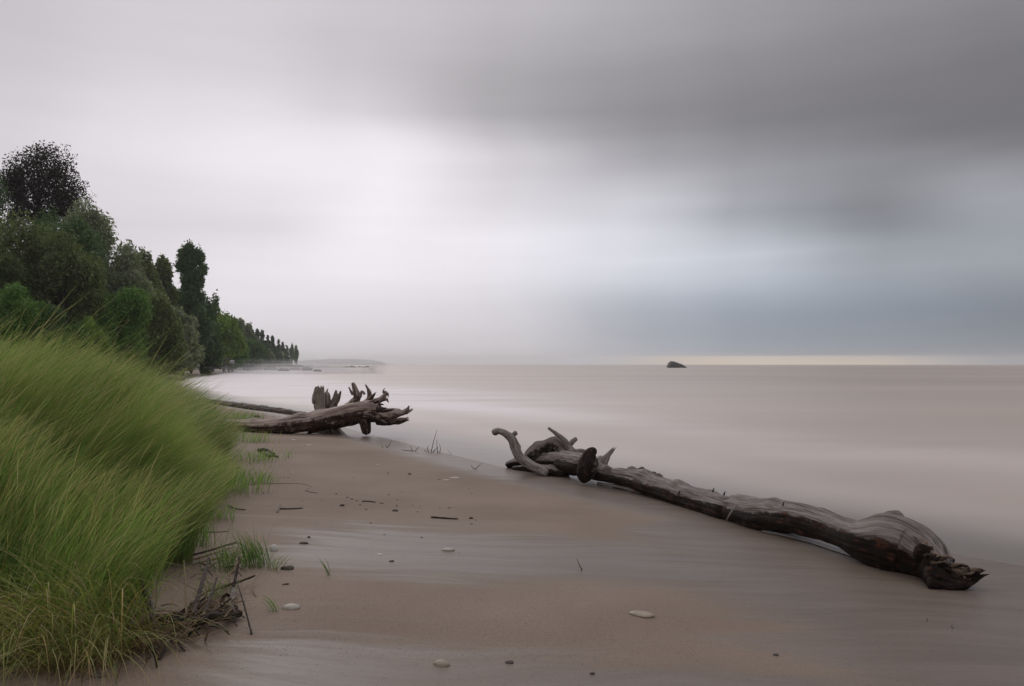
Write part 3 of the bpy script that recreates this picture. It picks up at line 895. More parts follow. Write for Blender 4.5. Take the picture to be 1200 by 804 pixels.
def stick(name, pxs, r_m, mat, label, cat, seed, lift=0.0, group=None, seg=10, wetb=.3):
    """pxs: points on the sand (px, py[, height in metres])"""
    out_ = []
    for i, q in enumerate(pxs):
        p = hit(q[0], q[1])
        hgt = q[2] if len(q) > 2 else 0
        t = i / (len(pxs) - 1)
        out_.append((p.x, p.y, p.z + r_m * .7 + hgt, r_m * (1 - .45 * t)))
    o = limb(name, out_, mat, None, seg, rough=.15, seed=seed, wetbase=wetb)
    p0 = hit(pxs[0][0], pxs[0][1])
    tag(origin_to(o, p0), label, cat, group)
    return o


stick('stick', [(328, 597), (340, 597), (355, 596)], .008, M_darkwood, 'short dark stick on pink sand left of the wrack line', 'stick', 1)
stick('stick', [(325, 601), (327, 597, .01), (329, 595, .02)], .007, M_pale, 'stubby pale twig touching the left tip of the short dark stick', 'stick', 2)
stick('stick', [(505, 607), (520, 608), (537, 609)], .010, M_darkwood, 'straight dark stick at the right end of the wrack line', 'stick', 3)
stick('stick', [(424, 588), (432, 588), (440, 589)], .007, M_darkwood, 'short dark twig in the wrack line above the thick bark chip', 'stick', 4)
stick('dry_reed', [(283, 568), (320, 567), (352, 567), (366, 571)], .004, M_reed, 'long pale reed stem lying curved on sand beyond the bank', 'reed', 5)
stick('dry_reed', [(358, 575), (364, 577), (372, 578)], .004, M_darkwood, 'tiny brown reed scrap below the curved pale reed stem', 'reed', 6)


def upright(name, base, tips, r_px, mat, label, cat, seed, group=None):
    p = hit(*base)
    th_ = empty(name, p) if len(tips) > 1 else None
    for i, path in enumerate(tips):
        pts = pix([(x, y, r_px * .6 * (1 - .6 * k / (len(path) - 1)), p.y + .02 * i) for k, (x, y) in enumerate(path)])
        o = limb('stem' if th_ else name, pts, mat, th_, 8, rough=.1, seed=seed + i, wetbase=.3)
        if not th_:
            origin_to(o, p)
            th_ = o
            break
    return tag(th_, label, cat, group)


upright('twig', (682, 668), [[(682, 668), (679, 662), (676, 655)]], 1.1, M_darkwood, 'thin dark twig standing in the wet sand right of centre', 'twig', 1)
upright('dead_plant', (505, 531), [[(505, 531), (508, 518), (512, 504)], [(503, 531), (501, 526), (502, 522)], [(507, 531), (510, 527), (513, 524)], [(513, 531), (512, 522), (512, 515)], [(515, 532), (516, 526), (515, 520)], [(500, 530), (497, 527)]],
        .8, M_darkwood, 'tallest dead plant stems sticking up at the water edge', 'plant', 5)
upright('dead_plant', (484, 529), [[(484, 529), (482, 526), (482, 523)], [(486, 529), (489, 526), (491, 524)], [(486, 529), (478, 528), (470, 527)], [(487, 529), (496, 530), (504, 531)]], .8, M_darkwood, 'low dead stems left of the tall ones at the water edge', 'plant', 15)
upright('dead_plant', (454, 525), [[(454, 525), (457, 520), (459, 516)], [(453, 525), (452, 521)], [(449, 525), (447, 522)]], .7, M_darkwood, 'small leaning dead sprigs nearest the raised roots of the trunk', 'plant', 22)
upright('dead_plant', (557, 550), [[(557, 550), (561, 546), (564, 543)], [(557, 550), (553, 547), (552, 545)]], .7, M_darkwood, 'tiny dead sprig alone on the sand left of the big log', 'plant', 30)
upright('dead_plant', (526, 532), [[(532, 536), (528, 531), (524, 526)], [(532, 536), (530, 533)]], .5, M_pale, 'faint pale dead sprig just right of the tall dead stems', 'plant', 34)
upright('dead_plant', (1087, 728), [[(1088, 729), (1086, 726), (1087, 724)], [(1088, 729), (1091, 727)]], .7, M_darkwood, 'left of two tiny dark sprigs on the wet sand below the big log tip', 'sprig', 38)
upright('dead_plant', (1117, 737), [[(1118, 738), (1115, 734), (1117, 732)], [(1118, 738), (1120, 735)]], .7, M_darkwood, 'right of two tiny dark sprigs on the wet sand below the big log tip', 'sprig', 42)

# foam lying in the scour under the lifted trunk
fp = []
top_ = [(893, 622), (910, 623), (930, 626), (950, 631), (975, 638), (1000, 646), (1027, 659)]
bot_ = [(893, 623.5), (910, 627), (930, 631.5), (950, 637), (975, 645.5), (1000, 653.5), (1030, 663)]
vs, fs = [], []
for a, b_ in zip(top_, bot_):
    for t in np.linspace(0, 1, 5):
        q = hit(a[0] + (b_[0] - a[0]) * t, a[1] - 6 + (b_[1] - a[1] + 6) * t)
        vs.append((q.x, q.y, q.z + .006 + .006 * math.sin(t * PI)))
for i in range(len(top_) - 1):
    for k in range(4):
        a = i * 5 + k
        fs.append((a, a + 5, a + 6, a + 1))
tag(mesh_obj('foam', vs, fs, M_foam), 'white strip of foam in the scour beneath the raised part of the big log', 'foam', kind='stuff')

# coarse sand grit scattered over the drier sand
gc = []
while len(gc) < 5200:
    px, py = random.uniform(150, 1150), 540 + 264 * random.random() ** .8
    if random.random() > (0.9 if 690 < py < 770 and px < 760 else .35 if py < 620 else .15): continue
    v = ray(px, py); t = -(CZ - .2) / v.z
    gc.append((v.x * t, v.y * t))
gc = np.array(gc)
gc = gc[(sdist(gc[:, 0], gc[:, 1], SHORE) > .8) & (sdist(gc[:, 0], gc[:, 1], DUNE) < -.02)]
ng = len(gc)
gz_ = ground(gc[:, 0], gc[:, 1])
sz = rng.uniform(.0012, .0035, ng) * (0.7 + gc[:, 1] * .05)
octv = np.array([(1, 0, 0), (0, 1, 0), (-1, 0, 0), (0, -1, 0), (0, 0, .7), (0, 0, -.4)])
octf = np.array([(0, 1, 4), (1, 2, 4), (2, 3, 4), (3, 0, 4)])
V = np.stack([gc[:, 0], gc[:, 1], gz_], -1)[:, None, :] + octv[None] * sz[:, None, None] * rng.uniform(.6, 1.4, (ng, 6, 1))
Fc = (octf[None] + 6 * np.arange(ng)[:, None, None]).reshape(-1, 3)
tag(mesh_obj('sand_grit', V.reshape(-1, 3), Fc, M_stone_d), 'scattered dark coarse grit on the beach sand', 'grit', kind='stuff')


# ------------------------------------------------------------------ grass
def blades(name, roots, length, width, lean, curl, colA, colB, tipc, tipf, mat, parent=None, segs=6, seedtip=0.0, a0v=None, straw=0.0):
    """roots (n,3); lean (n,2) horizontal reach as a fraction of length; ribbons facing mixed ways"""
    n = len(roots)
    t = np.linspace(0, 1, segs + 1)
    L = length[:, None]
    reach = np.linalg.norm(lean, axis=1)[:, None]
    # arch: angle from vertical grows along the blade
    a0 = np.arctan(reach) * 0.35
    a1 = np.arctan(reach) * 0.35 + curl[:, None]
    if a0v is not None:
        a0 = a0v[:, None]; a1 = a0 + curl[:, None]
    ang = a0 + (a1 - a0) * (t[None, :] ** 1.3)
    dh = np.sin(ang)
    dz = np.cos(ang)
    hh = np.concatenate([np.zeros((n, 1)), np.cumsum((dh[:, 1:] + dh[:, :-1]) / 2, 1)], 1) * L / segs
    zz = np.concatenate([np.zeros((n, 1)), np.cumsum((dz[:, 1:] + dz[:, :-1]) / 2, 1)], 1) * L / segs
    dirv = lean / np.maximum(reach, 1e-6)
    C = np.zeros((n, segs + 1, 3))
    C[..., 0] = roots[:, None, 0] + dirv[:, None, 0] * hh
    C[..., 1] = roots[:, None, 1] + dirv[:, None, 1] * hh
    C[..., 2] = roots[:, None, 2] + zz
    # side vector
    sa = rng.uniform(0, PI, n)
    side = np.stack([np.cos(sa), np.sin(sa) * .6, np.zeros(n)], -1)
    side /= np.linalg.norm(side, axis=1)[:, None]
    wd_ = width[:, None] * np.where(t < .5, .75 + .5 * t, (1 - t) * 1.9 + .06)[None, :]
    if seedtip > 0:
        isseed = rng.random(n) < seedtip
        wd_ = np.where(isseed[:, None] & (t[None, :] > .72), width[:, None] * 1.7 * (1.15 - t[None, :]) / .4, wd_)
    a = C - side[:, None, :] * wd_[..., None] / 2
    b_ = C + side[:, None, :] * wd_[..., None] / 2
    V = np.stack([a, b_], 2).reshape(-1, 3)
    base = (np.arange(n) * (segs + 1) * 2)[:, None]
    k = (np.arange(segs) * 2)[None, :]
    q0 = base + k
    Fc = np.stack([q0, q0 + 1, q0 + 3, q0 + 2], -1).reshape(-1, 4)
    mixr = rng.random((n, 1, 1))
    c = colA[None, None, :] * (1 - mixr) + colB[None, None, :] * mixr
    pt = fbm(np.stack([roots[:, 0] * .9, roots[:, 1] * .6, roots[:, 0] * 0 + 8], -1), 3, 31)[:, None, None]
    c = c * rng.uniform(.65, 1.3, (n, 1, 1)) * (1 + .75 * pt)
    c = c * (1 - .0 * pt) + np.array([.06, .03, .015]) * np.clip(pt * 1.5, 0, 1)
    c = np.broadcast_to(c, (n, segs + 1, 3)).copy()
    dead = rng.random(n) < tipf
    st_ = rng.random(n) < straw
    c[st_] = np.array([.40, .29, .14]) * rng.uniform(.6, 1.2, (int(st_.sum()), 1, 1))
    tt = np.clip((t - .45) / .4, 0, 1)[None, :, None] * dead[:, None, None]
    c = c * (1 - tt) + tipc[None, None, :] * tt
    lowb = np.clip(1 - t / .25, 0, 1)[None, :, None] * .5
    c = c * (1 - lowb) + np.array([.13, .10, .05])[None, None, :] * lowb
    c4 = np.concatenate([c, np.ones((n, segs + 1, 1))], -1)
    c4 = np.repeat(c4[:, :, None, :], 2, 2).reshape(-1, 4)
    if parent is not None:
        V = V - np.array(parent.location)
    return mesh_obj(name, V, Fc, mat, parent, True, {'tint': ('FLOAT_COLOR', c4)})


G1, G2, TAN = np.array([.11, .225, .05]), np.array([.27, .38, .13]), np.array([.54, .47, .28])


def dune_roots(n, y0_, y1_, extra_left=1.6, inset=0.0):
    pts = []
    tot = 0
    while tot < n:
        y = rng.uniform(y0_, y1_, n * 2)
        xl = -0.667 * y - extra_left
        x = rng.uniform(-0.667 * y1_ - extra_left, -1.2, n * 2)
        ok = (x > xl)
        x, y = x[ok], y[ok]
        e = sdist(x, y, DUNE)
        cl = fbm(np.stack([x * 2.2, y * 2.2, x * 0], -1), 3, 21)
        ok = (e > inset) & (rng.random(len(x)) < np.clip(.12 + .6 * sst(e, 0, .9) + 2.2 * cl, 0.02, 1))
        x, y = x[ok], y[ok]
        pts.append(np.stack([x, y], -1))
        tot += len(x)
    p = np.concatenate(pts)[:n]
    z = ground(p[:, 0], p[:, 1]) - .01
    return np.concatenate([p, z[:, None]], 1)


parts = []


def grass_zone(n, y0_, y1_, wmul, lmul=1.0, ext=1.6):
    r_ = dune_roots(n, y0_, y1_, ext)
    e = sdist(r_[:, 0], r_[:, 1], DUNE)
    cl = fbm(np.stack([r_[:, 0] * 1.1, r_[:, 1] * 1.1, r_[:, 0] * 0], -1), 3, 22)
    L = (0.55 + .50 * sst(e, 0, 1.3)) * rng.uniform(.6, 1.18, n) * (1 + .55 * cl) * lmul
    L = np.where(rng.random(n) < .03, L * 1.3, L)
    gust = fbm(np.stack([r_[:, 0] * .8, r_[:, 1] * .8, r_[:, 0] * 0 + 3], -1), 2, 25)
    da = rng.normal(-.12, .30, n) + gust * .5
    ln = np.stack([np.cos(da), np.sin(da)], -1) * (0.35 + rng.uniform(0, .9, n))[:, None] * (.55 + .45 * sst(e, 0, .9))[:, None]
    curl = rng.uniform(.65, 1.35, n) + gust * .35
    wdt = rng.uniform(.0016, .0036, n) * wmul
    return r_, L, wdt, ln, curl


zones = [grass_zone(60000, 3.0, 7.5, .9), grass_zone(34000, 7.5, 13, 1.7), grass_zone(16000, 13, 30, 3.2, 1.0, 1.0)]
rts = [np.concatenate([z_[k] for z_ in zones]) for k in range(5)]
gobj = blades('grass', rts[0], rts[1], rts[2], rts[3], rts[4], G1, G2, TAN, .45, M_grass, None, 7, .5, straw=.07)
tag(gobj, 'tall green beach grass with tan tips bent by the wind on the bank', 'grass', kind='stuff')

# lodged, sharper blades along the front foot of the bank, sweeping left
n = 2600
ex = rng.uniform(-3.2, -1.58, n)
ey = np.interp(ex, [-4, -2.13, -1.78, -1.50], [3.0, 3.20, 3.13, 3.24]) + rng.uniform(-.10, .35, n)
rt = np.stack([ex, ey, ground(ex, ey) - .01], -1)
side_l = rng.random(n) < .62
da = np.where(side_l, PI + rng.normal(.35, .5, n), rng.normal(-1.1, .6, n))
ln = np.stack([np.cos(da), np.sin(da)], -1) * rng.uniform(.5, 1.4, n)[:, None]
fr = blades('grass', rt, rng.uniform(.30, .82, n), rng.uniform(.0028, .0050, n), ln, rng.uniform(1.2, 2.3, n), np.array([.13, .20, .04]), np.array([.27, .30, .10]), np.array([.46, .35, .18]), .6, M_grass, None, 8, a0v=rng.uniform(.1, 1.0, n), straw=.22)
tag(fr, 'drooping grass blades lodged along the foot of the bank', 'grass', kind='stuff')


# brown thatch of dead blades tangled at the foot of the bank
n = 950
tp = rng.random(n)
epx = 60 + 215 * tp
epy = np.interp(epx, [60, 130, 180, 220, 250, 285], [785, 765, 752, 738, 715, 668]) + rng.normal(-12, 9, n)
vx, vy = (epx - 600) / F, -(epy - 427) / F
tt_ = (CZ - .27) / -vy
rt = np.stack([vx * tt_, tt_, vx * 0], -1)
rt[:, 2] = ground(rt[:, 0], rt[:, 1]) + rng.uniform(-.01, .03, n)
da = rng.uniform(0, 2 * PI, n)
ln = np.stack([np.cos(da), np.sin(da)], -1) * rng.uniform(1.5, 3, n)[:, None]
th = blades('thatch', rt, rng.uniform(.08, .34, n), rng.uniform(.0022, .0052, n), ln, rng.uniform(.1, .7, n), np.array([.06, .033, .018]), np.array([.30, .20, .10]), np.array([.42, .31, .17]), .4, M_grass, None, 6, a0v=rng.uniform(.95, 1.55, n))
tag(th, 'brown dead blades tangled with debris at the foot of the bank', 'thatch', kind='stuff')


def tuft(px, py, n_, L, wpx, label, lean=(.3, 0), spread=.5, parent_name='grass_tuft', width=.004, colA=G1 * 1.2, colB=G2 * 1.1, tip=.2, group=None, curl=(.3, .9)):
    p = hit(px, py)
    rad_ = wpx * p.y / F / 2
    x = p.x + rng.normal(0, rad_ * .5, n_)
    y = p.y + rng.normal(0, rad_ * .4, n_)
    z = ground(x, y) - .006
    ln_ = np.stack([rng.normal(lean[0], spread, n_), rng.normal(lean[1], spread, n_)], -1)
    o = blades(parent_name, np.stack([x, y, z], -1), rng.uniform(.5, 1, n_) * L, rng.uniform(.7, 1.2, n_) * width, ln_, rng.uniform(*curl, n_), colA, colB, TAN, tip, M_grass, None, 7)
    origin_to(o, p)
    return tag(o, label, 'grass tuft', group)


tuft(302, 664, 120, .30, 34, 'bright green grass tuft leaning left at the edge of the debris', (-.5, 0), .3)
tuft(268, 668, 90, .25, 40, 'low green tuft growing just left of the leaning tuft', (-.2, -.2), .6)
tuft(385, 674, 9, .16, 5, 'few lone green blades standing in wet sand right of the bank', (-.9, 0), .25, width=.0035)
tuft(322, 716, 14, .17, 12, 'thin green blades lying flat next to the smooth pale pebble', (-1.2, .1), .3, curl=(1.2, 1.7))
tuft(322, 668, 24, .16, 26, 'sparse arching blades around the flat brown stone', (.8, 0), .5, curl=(1.0, 1.8))
tuft(300, 541, 120, .30, 60, 'low green tuft on sand in front of the uprooted trunk', (.2, 0), .8, width=.006, curl=(.6, 1.5))
tuft(338, 537, 16, .22, 12, 'sparse pale blades right of the low tuft by the dark root', (.1, 0), .3, width=.004)
tuft(297, 568, 12, .2, 18, 'few thin blades at the tip of the curved pale reed stem', (.1, 0), .4, width=.005)
tuft(262, 576, 260, .42, 90, 'olive tuft at the outer corner of the bank beneath the tall grass', (.25, 0), .35, width=.006, tip=.4)
tuft(212, 600, 200, .30, 70, 'short tuft in the hollow below the bank', (.3, 0), .5, width=.005, tip=.4)
tuft(222, 640, 160, .33, 60, 'green tuft behind the crossed reeds at the bank foot', (.1, 0), .5, width=.004)
tuft(282, 492, 160, .32, 60, 'yellowish tuft at the far end of the bank by the trunk', (.4, 0), .4, width=.010, tip=.5)

tuft(306, 566, 60, .22, 40, 'short tuft on sand at the left end of the curved pale reed stem', (.2, 0), .6, width=.005, tip=.4, curl=(.6, 1.4))
tuft(250, 610, 90, .24, 46, 'thin tuft on sand just above the thin dark reed', (.2, 0), .6, width=.004, tip=.4)
tuft(292, 518, 130, .28, 50, 'small tuft on the bank corner left of the dark knobbly root', (.4, 0), .5, width=.007, tip=.5)
tuft(252, 700, 50, .2, 40, 'few arching blades rising behind the grey driftwood chunk', (.3, 0), .7, width=.0035, curl=(.6, 1.6))
stick('root_debris', [(303, 529), (312, 531, .03), (322, 534, .0)], .03, M_darkwood, 'dark knobbly root piece in the low tuft by the trunk', 'driftwood', 71)
stick('root_debris', [(312, 535), (320, 537, .02), (327, 537, .0)], .022, M_darkwood, 'smaller dark root piece in front of the knobbly one', 'driftwood', 72)

# ------------------------------------------------------------------ debris at the foot of the bank
stick('driftwood_piece', [(222, 738), (240, 737, .02), (262, 733, .02), (282, 724, .0)], .032, M_darkwood, 'thick dark bark slab at the right end of the debris', 'driftwood', 81, seg=18, wetb=.5)
stick('driftwood_piece', [(268, 728, .0), (271, 715, .03), (274, 700, .03)], .021, M_pale, 'grey stubby driftwood chunk resting on the dark bark slab', 'driftwood', 82, seg=14)
stick('driftwood_piece', [(205, 742, .01), (228, 740, .035), (243, 730, .05)], .012, M_reed, 'orange brown root curving in front of the dark bark slab', 'driftwood', 83, wetb=.3)
stick('driftwood_stick', [(295, 744), (284, 728, .10), (273, 702, .14)], .0045, M_darkwood, 'thin dark stick slanting down to the sand at the debris end', 'stick', 84)
stick('driftwood_stick', [(272, 700, .02), (277, 695, .10), (280, 690, .17)], .009, M_darkwood, 'dark crooked twig standing up at the tip of the debris', 'stick', 85)
stick('dry_reed', [(268, 698, .10), (274, 695, .13), (280, 691, .16)], .0045, M_reed, 'tan reed crossing the crooked dark twig', 'reed', 86, wetb=0)
stick('driftwood_stick', [(162, 720, .20), (175, 738, .08), (190, 762, .02)], .009, M_darkwood, 'dark slanting stick among the grass roots at the bank foot', 'stick', 87)
stick('driftwood_stick', [(173, 722, .12), (179, 733, .07), (184, 742, .0)], .009, M_pale, 'silvery bare twig standing in the dark debris', 'stick', 88, wetb=0)
stick('driftwood_stick', [(186, 774), (196, 765, .02), (206, 757, .035)], .009, M_darkwood, 'left arm of the black crooked stick below the debris', 'stick', 89)
stick('driftwood_stick', [(206, 757, .035), (212, 762, .01), (217, 764, .0)], .006, M_darkwood, 'short black twig touching the crooked stick below the debris', 'stick', 90)
stick('dry_reed', [(158, 735, .10), (160, 715, .15), (159, 700, .2)], .004, M_reed, 'upright tan reed at the left of the debris', 'reed', 91, wetb=0)
stick('dry_reed', [(175, 728, .05), (180, 712, .12), (184, 700, .16)], .005, M_reed, 'leaning orange tan reed in the middle of the debris', 'reed', 92, wetb=0)
stick('dry_reed', [(218, 733, .05), (217, 715, .12), (215, 697, .18)], .005, M_reed, 'upright tan reed left of the dark twig cluster', 'reed', 93, wetb=.1)
stick('driftwood_stick', [(226, 735, .05), (236, 715, .12), (245, 692, .17)], .012, M_darkwood, 'thick black stick leaning up out of the debris', 'stick', 94)
stick('driftwood_stick', [(234, 738, .03), (246, 722, .08), (254, 705, .12)], .009, M_darkwood, 'reddish dark stick parallel to the thick black one', 'stick', 95, wetb=.1)
stick('dry_reed', [(226, 655, .02), (250, 652, .04), (276, 645, .05)], .008, M_darkwood, 'dark stem on top of the crossed reeds by the leaning tuft', 'reed', 96)
stick('dry_reed', [(228, 660, .02), (250, 655, .03), (272, 648, .03)], .007, M_reed, 'brown reed beneath the dark stem by the leaning tuft', 'reed', 97)
stick('dry_reed', [(232, 662, .01), (262, 658, .02), (293, 655, .01)], .006, M_reed, 'orange reed pointing right below the leaning tuft', 'reed', 98, wetb=0)
stick('dry_reed', [(240, 624), (254, 624), (268, 623)], .004, M_darkwood, 'thin dark reed lying above the crossed reeds', 'reed', 99)
stick('dry_reed', [(170, 592, .02), (215, 594, .02), (262, 595, .01)], .006, M_reed, 'long brown reed lying in the hollow under the bank', 'reed', 100)
stick('driftwood_stick', [(267, 594, .01), (276, 598, .01), (288, 598, .0)], .007, M_darkwood, 'forked dark twig at the end of the long brown reed', 'stick', 101)
stick('dry_reed', [(300, 700, .0), (296, 690, .02), (314, 672, .05)], .003, M_reed, 'short tan reed stuck upright behind the pale pebble', 'reed', 102, wetb=0)
stick('driftwood_piece', [(-8, 781), (10, 779, .0), (26, 776, .0)], .016, M_darkwood, 'black driftwood stub at the bottom left corner', 'driftwood', 103, seg=14)
for k, (px, py, w_, h_, rt, lb) in enumerate([(252, 722, 40, 14, .2, 'big dark bark chunk in the middle of the debris'), (232, 712, 26, 13, -.4, 'dark bark chunk left of the grey driftwood chunk'), (200, 731, 30, 12, .1, 'brown bark chunk half hidden in the thatch'),
                                          (271, 716, 16, 14, .8, 'small reddish bark chunk at the right tip of the debris'), (168, 742, 28, 10, .3, 'flat dark bark chunk beneath the slanting stick'), (146, 752, 22, 8, -.2, 'dark bark chunk at the left of the debris')]):
    tag(blob('bark_piece', px, py, w_, h_, M_darkwood, 500 + k * 3, rt, .5), lb, 'bark')
for k in range(22):
    px = random.uniform(140, 262); py = 750 - (px - 140) * .25 + random.gauss(0, 9)
    a = random.gauss(.1, .9); ln_ = random.uniform(14, 44)
    stick('driftwood_stick', [(px, py, .01), (px + ln_ * .5 * math.cos(a), py + ln_ * .25 * math.sin(a), random.uniform(.02, .06)), (px + ln_ * math.cos(a), py + ln_ * .5 * math.sin(a), random.uniform(0, .07))],
          random.uniform(.005, .012), M_darkwood if k % 4 else M_reed, 'dark rotting stick buried in the tangle of debris at the bank foot', 'stick', 700 + k, group='dark sticks tangled in the debris', seg=9, wetb=.5)
for k in range(120):
    t = random.random()
    px = random.uniform(125, 268); py = 754 - (px - 128) * .22 + random.gauss(0, 12)
    a = random.gauss(.25, .55)
    ln_ = random.uniform(10, 34)
    h0, h1 = random.uniform(0, .05), random.uniform(0, .08)
    stick('reed_scrap', [(px, py, h0), (px + ln_ * .5 * math.cos(a), py + ln_ * .5 * math.sin(a) * .6, (h0 + h1) / 2 + .01), (px + ln_ * math.cos(a), py + ln_ * math.sin(a) * .6, h1)],
          random.uniform(.002, .0055), M_reed if k % 5 < 3 else M_darkwood, 'loose brown reed scrap in the tangle of debris at the bank foot', 'reed scrap', 110 + k, group='reed scraps tangled at the foot of the grass bank', seg=7, wetb=random.uniform(0, .5))
for k in range(16):
    px = random.uniform(215, 285); py = 664 - (px - 215) * .06 + random.gauss(0, 7)
    a = random.gauss(.1, .5); ln_ = random.uniform(8, 26)
    stick('reed_scrap', [(px, py, .01), (px + ln_ * .5 * math.cos(a), py + ln_ * .3 * math.sin(a), .03), (px + ln_ * math.cos(a), py + ln_ * math.sin(a) * .6, .01)],
          random.uniform(.002, .005), M_reed if k % 2 else M_darkwood, 'loose brown reed scrap in the small pile by the leaning tuft', 'reed scrap', 210 + k, group='reed scraps by the leaning tuft', seg=7, wetb=random.uniform(0, .4))


# ------------------------------------------------------------------ trees
def leaf_quads(name, C, size, c1, c2, parent, droop=0.0, elong=1.6, mat=M_leaf, bright=None):
    n = len(C)
    d = rng.normal(0, 1, (n, 3))
    d[:, 0] += .7                      # leaves streamed over by the wind
    d[:, 2] -= droop
    d /= np.linalg.norm(d, axis=1)[:, None]
    s = rng.normal(0, 1, (n, 3))
    s -= d * np.sum(s * d, 1)[:, None]
    s /= np.linalg.norm(s, axis=1)[:, None]
    sz_ = size * rng.uniform(.6, 1.4, n)[:, None]
    a = d * sz_ * elong * .5
    b_ = s * sz_ * .5
    V = np.stack([C - a, C + b_ - a * .1, C + a, C - b_ - a * .1], 1).reshape(-1, 3)
    Fc = np.arange(n * 4).reshape(-1, 4)
    m = rng.random((n, 1)) if bright is None else np.clip(bright[:, None] + rng.normal(0, .2, (n, 1)), 0, 1)
    c = (np.array(c1)[None] * (1 - m) + np.array(c2)[None] * m) * 2.9
    c4 = np.repeat(np.concatenate([c, np.ones((n, 1))], 1), 4, 0)
    if parent is not None:
        V = V - np.array(parent.location)
    return mesh_obj(name, V, Fc, mat, parent, False, {'tint': ('FLOAT_COLOR', c4)})


def crown_points(c, rx, ry, rz, n, seed, shape='round', clumps=26, gap=.5):
    """leaf centres gathered in clumps over the crown's volume; returns points and clump tone"""
    r_ = np.random.default_rng(seed)
    K = clumps
    d = r_.normal(0, 1, (K, 3)); d /= np.linalg.norm(d, axis=1)[:, None]
    rad_ = r_.uniform(.45, .92, K)[:, None]
    cc = d * rad_
    if shape == 'round':
        cc[:, 2] = np.where(cc[:, 2] < 0, cc[:, 2] * .9, cc[:, 2])
    if shape == 'column':
        cc[:, 0:2] *= .75
    if shape == 'head':
        ctr = np.array([(-.35, .78), (-.05, .86), (.22, .74), (-.48, .60), (-.1, .62), (.35, .52), (-.15, .40), (.26, .34), (-.14, .26), (.2, .2), (.02, .12), (.3, .06), (-.2, .02), (.05, .0), (.25, -.08), (.05, -.15), (.42, -.2), (-.3, -.3), (.15, -.35), (.6, -.45), (-.5, -.55), (.1, -.6), (.45, -.7), (-.2, -.8), (.1, -.9)])
        K = len(ctr)
        cc = np.stack([ctr[:, 0] + r_.normal(0, .05, K), r_.uniform(-.3, .3, K), ctr[:, 1]], -1)
    if shape == 'cone':
        hz = r_.random(K) ** 1.3
        cc = np.stack([np.cos(r_.uniform(0, 2 * PI, K)) * (1 - hz) * .75, np.sin(r_.uniform(0, 2 * PI, K)) * (1 - hz) * .75, hz * 1.9 - .95], -1)
    cr = r_.uniform(.20, .42, K) * (.7 if shape == 'cone' else 1.0)
    if shape == 'head': cr = r_.uniform(.16, .27, K)
    xs_ = np.array([1.5, 1.3, .62]) if shape == 'head' else np.ones(3)
    if shape == 'cone': cr *= (1.15 - (cc[:, 2] + .95) / 2.2)
    wgt = cr ** 2; wgt /= wgt.sum()
    k = r_.choice(K, n, p=wgt)
    v = r_.normal(0, 1, (n, 3)); v /= np.linalg.norm(v, axis=1)[:, None]
    rr = r_.random(n) ** (1 / 2.2)
    p = cc[k] + v * (cr[k] * rr)[:, None] * xs_ + r_.normal(0, .045, (n, 3)) * (r_.random((n, 1)) < .5)
    tone = r_.random(K)[k]
    nz_ = fbm(p * 3.5 + seed, 3, seed % 50)
    keep = nz_ > -gap
    p, tone = p[keep], tone[keep]
    w_ = np.array(c)[None] + p * np.array([rx, ry, rz])[None]
    return w_, np.clip(.35 * tone + .45 * (nz_[keep] * .5 + .5) + .1, 0, 1), [np.array(c) + q * np.array([rx, ry, rz]) for q in cc]


KINDS = {
    'copper': ((.0055, .0035, .003), (.014, .009, .007), 0.0, 1.3, 'round', .20),
    'willow': ((.020, .028, .012), (.075, .088, .036), 0.8, 2.8, 'round', .45),
    'grey': ((.045, .055, .035), (.12, .13, .085), 0.6, 2.6, 'round', .35),
    'bright': ((.022, .042, .010), (.050, .095, .022), 0.3, 1.6, 'round', .45),
    'lime': ((.036, .056, .012), (.085, .120, .028), 0.3, 1.6, 'round', .45),
    'dark': ((.016, .030, .012), (.042, .070, .026), 0.3, 1.6, 'round', .45),
    'column': ((.022, .044, .018), (.060, .100, .040), -.3, 1.7, 'column', .38),
    'head': ((.020, .036, .017), (.052, .082, .038), -.2, 1.7, 'head', .8),
    'conifer': ((.012, .024, .012), (.034, .055, .026), 0.5, 2.2, 'cone', .5),
}


